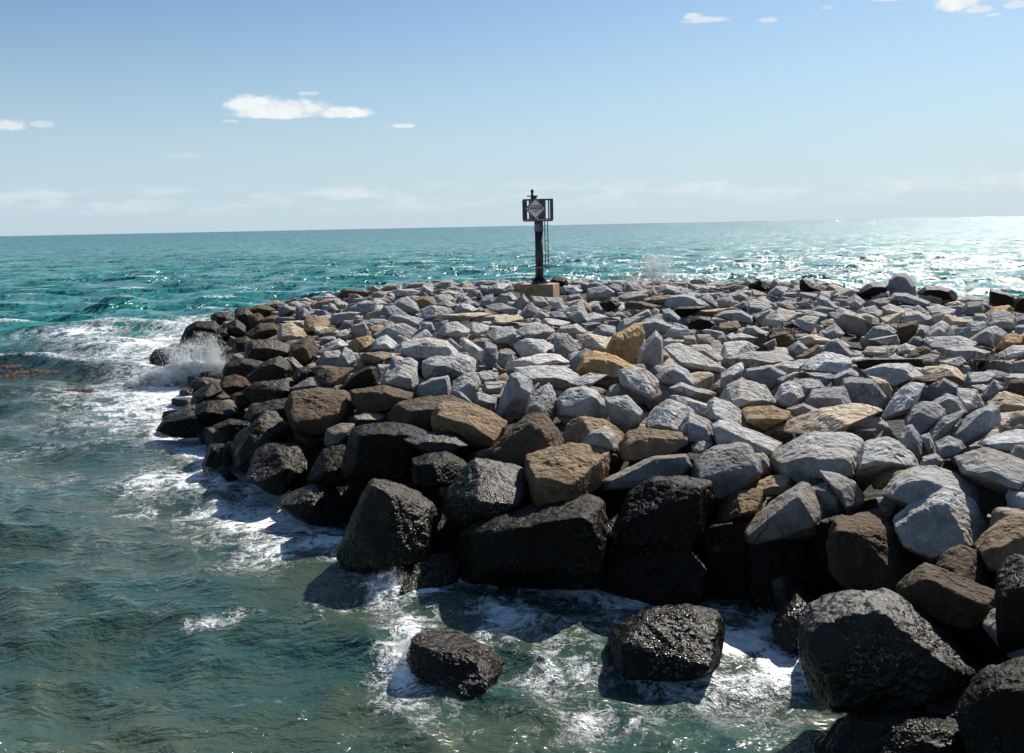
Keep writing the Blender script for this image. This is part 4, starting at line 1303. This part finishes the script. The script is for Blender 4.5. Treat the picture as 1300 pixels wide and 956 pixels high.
# ------------------------------------------------------------------ light and sky
SUN_AZ, SUN_EL = math.radians(33), math.radians(41)
sd = Vector((math.sin(SUN_AZ) * math.cos(SUN_EL), math.cos(SUN_AZ) * math.cos(SUN_EL), math.sin(SUN_EL)))
sl_ = bpy.data.lights.new('sun', 'SUN'); sl_.energy = 5.0; sl_.angle = math.radians(0.53); sl_.color = (1.0, 0.94, 0.85)
so = bpy.data.objects.new('sun', sl_); COL.objects.link(so)
so.rotation_euler = (-sd).to_track_quat('-Z', 'Y').to_euler()

wd = bpy.data.worlds.new('World'); sc.world = wd; wd.use_nodes = True
t = NT(wd.node_tree)
sky = t.n('ShaderNodeTexSky', sky_type='NISHITA'); sky.sun_disc = False
sky.sun_elevation = SUN_EL; sky.sun_rotation = SUN_AZ; sky.altitude = 0; sky.air_density = 1.0; sky.dust_density = 0.6; sky.ozone_density = 2.2
tc = t.n('ShaderNodeTexCoord'); g = tc.outputs['Generated']
sp_ = t.n('ShaderNodeSeparateXYZ', i_0=g)
az = t.m('ARCTAN2', sp_.outputs[0], sp_.outputs[1]); el = t.m('ARCSINE', sp_.outputs[2])
n_a = t.m('ADD', t.m('MULTIPLY', t.noise(g, 30, 8, 0.66, 0.3), 0.7), t.m('MULTIPLY', t.noise(g, 95, 5, 0.6), 0.3)); n_b = t.noise(g, 11, 4, 0.6)
def azel(x, y):
    d = ray(x, y); return math.atan2(d[0], d[1]), math.asin(d[2])
cl = [(322, 134, 36, 14, 1), (378, 138, 42, 13, 1), (432, 144, 34, 8, 1), (352, 146, 60, 7, 1), (12, 160, 22, 9, .9), (54, 158, 17, 6, .45), (512, 160, 17, 3.2, .75), (393, 119, 16, 3, .5), (293, 154, 11, 2.5, .5),
      (895, 26, 34, 5.5, .8), (880, 22, 14, 6, .8), (976, 26, 16, 5, .7), (1218, 4, 34, 13, 1), (1242, 12, 22, 7, .9), (1290, 6, 20, 7, .6), (1262, 19, 12, 3, .6), (1135, -2, 24, 4, .5), (1050, 10, 10, 3, .3), (235, 198, 26, 6, .16)]
tot = None
for x, y, rx, ry, s in cl:
    a0, e0 = azel(x, y); a1, _ = azel(x + rx, y); _, e1 = azel(x, y - ry)
    q1 = t.m('DIVIDE', t.m('SUBTRACT', az, a0), a1 - a0)
    de = t.m('SUBTRACT', el, e0)
    # flatter underside
    q2 = t.m('MAXIMUM', t.m('DIVIDE', de, e1 - e0), t.m('DIVIDE', de, -(e1 - e0) * 0.75))
    dq = t.m('SQRT', t.m('ADD', t.m('MULTIPLY', q1, q1), t.m('MULTIPLY', q2, q2)))
    dq = t.m('SUBTRACT', dq, t.m('MULTIPLY', t.m('SUBTRACT', n_a, 0.5), 2.1))
    mk = t.m('MULTIPLY', t.ss(dq, 0.55, 1.15, 1.0, 0.0), s)
    tot = mk if tot is None else t.m('MAXIMUM', tot, mk)
# thin cloud bank low over the horizon
mpb = t.n('ShaderNodeMapping', i_Vector=g); mpb.inputs['Scale'].default_value = (1, 1, 5)
nb_ = t.noise(mpb.outputs[0], 16, 6, 0.6)
band = t.m('MULTIPLY', t.ss(el, math.radians(0.6), math.radians(1.6)), t.ss(el, math.radians(2.1), math.radians(2.7), 1.0, 0.0))
bank = t.m('MULTIPLY', t.m('MULTIPLY', band, t.ss(nb_, 0.42, 0.66)), 0.42)
tot = t.m('MAXIMUM', tot, bank)
skyc = t.mix(t.ss(el, -0.02, math.radians(14), 0.85, 0.0), t.mix(1.0, sky.outputs[0], (0.86, 1.02, 1.12, 1), 'MULTIPLY'), (6.6, 8.4, 9.8, 1))
cloudc = t.mix(t.ss(n_a, .35, .65), (9.0, 9.6, 10.2, 1), (11.5, 11.7, 11.6, 1))
mixc = t.mix(t.m('MULTIPLY', tot, 0.9), skyc, cloudc)
bg = t.n('ShaderNodeBackground', i_0=mixc); bg.inputs[1].default_value = 0.056
wo = t.n('ShaderNodeOutputWorld'); t.t.links.new(bg.outputs[0], wo.inputs[0])

sc.view_settings.view_transform = 'Standard'; sc.view_settings.look = 'None'
sc.view_settings.exposure = 0.6; sc.view_settings.gamma = 1.0; sc.view_settings.use_curve_mapping = False
sc.cycles.sample_clamp_indirect = 4.0
sc.cycles.max_bounces = 8; sc.cycles.diffuse_bounces = 5
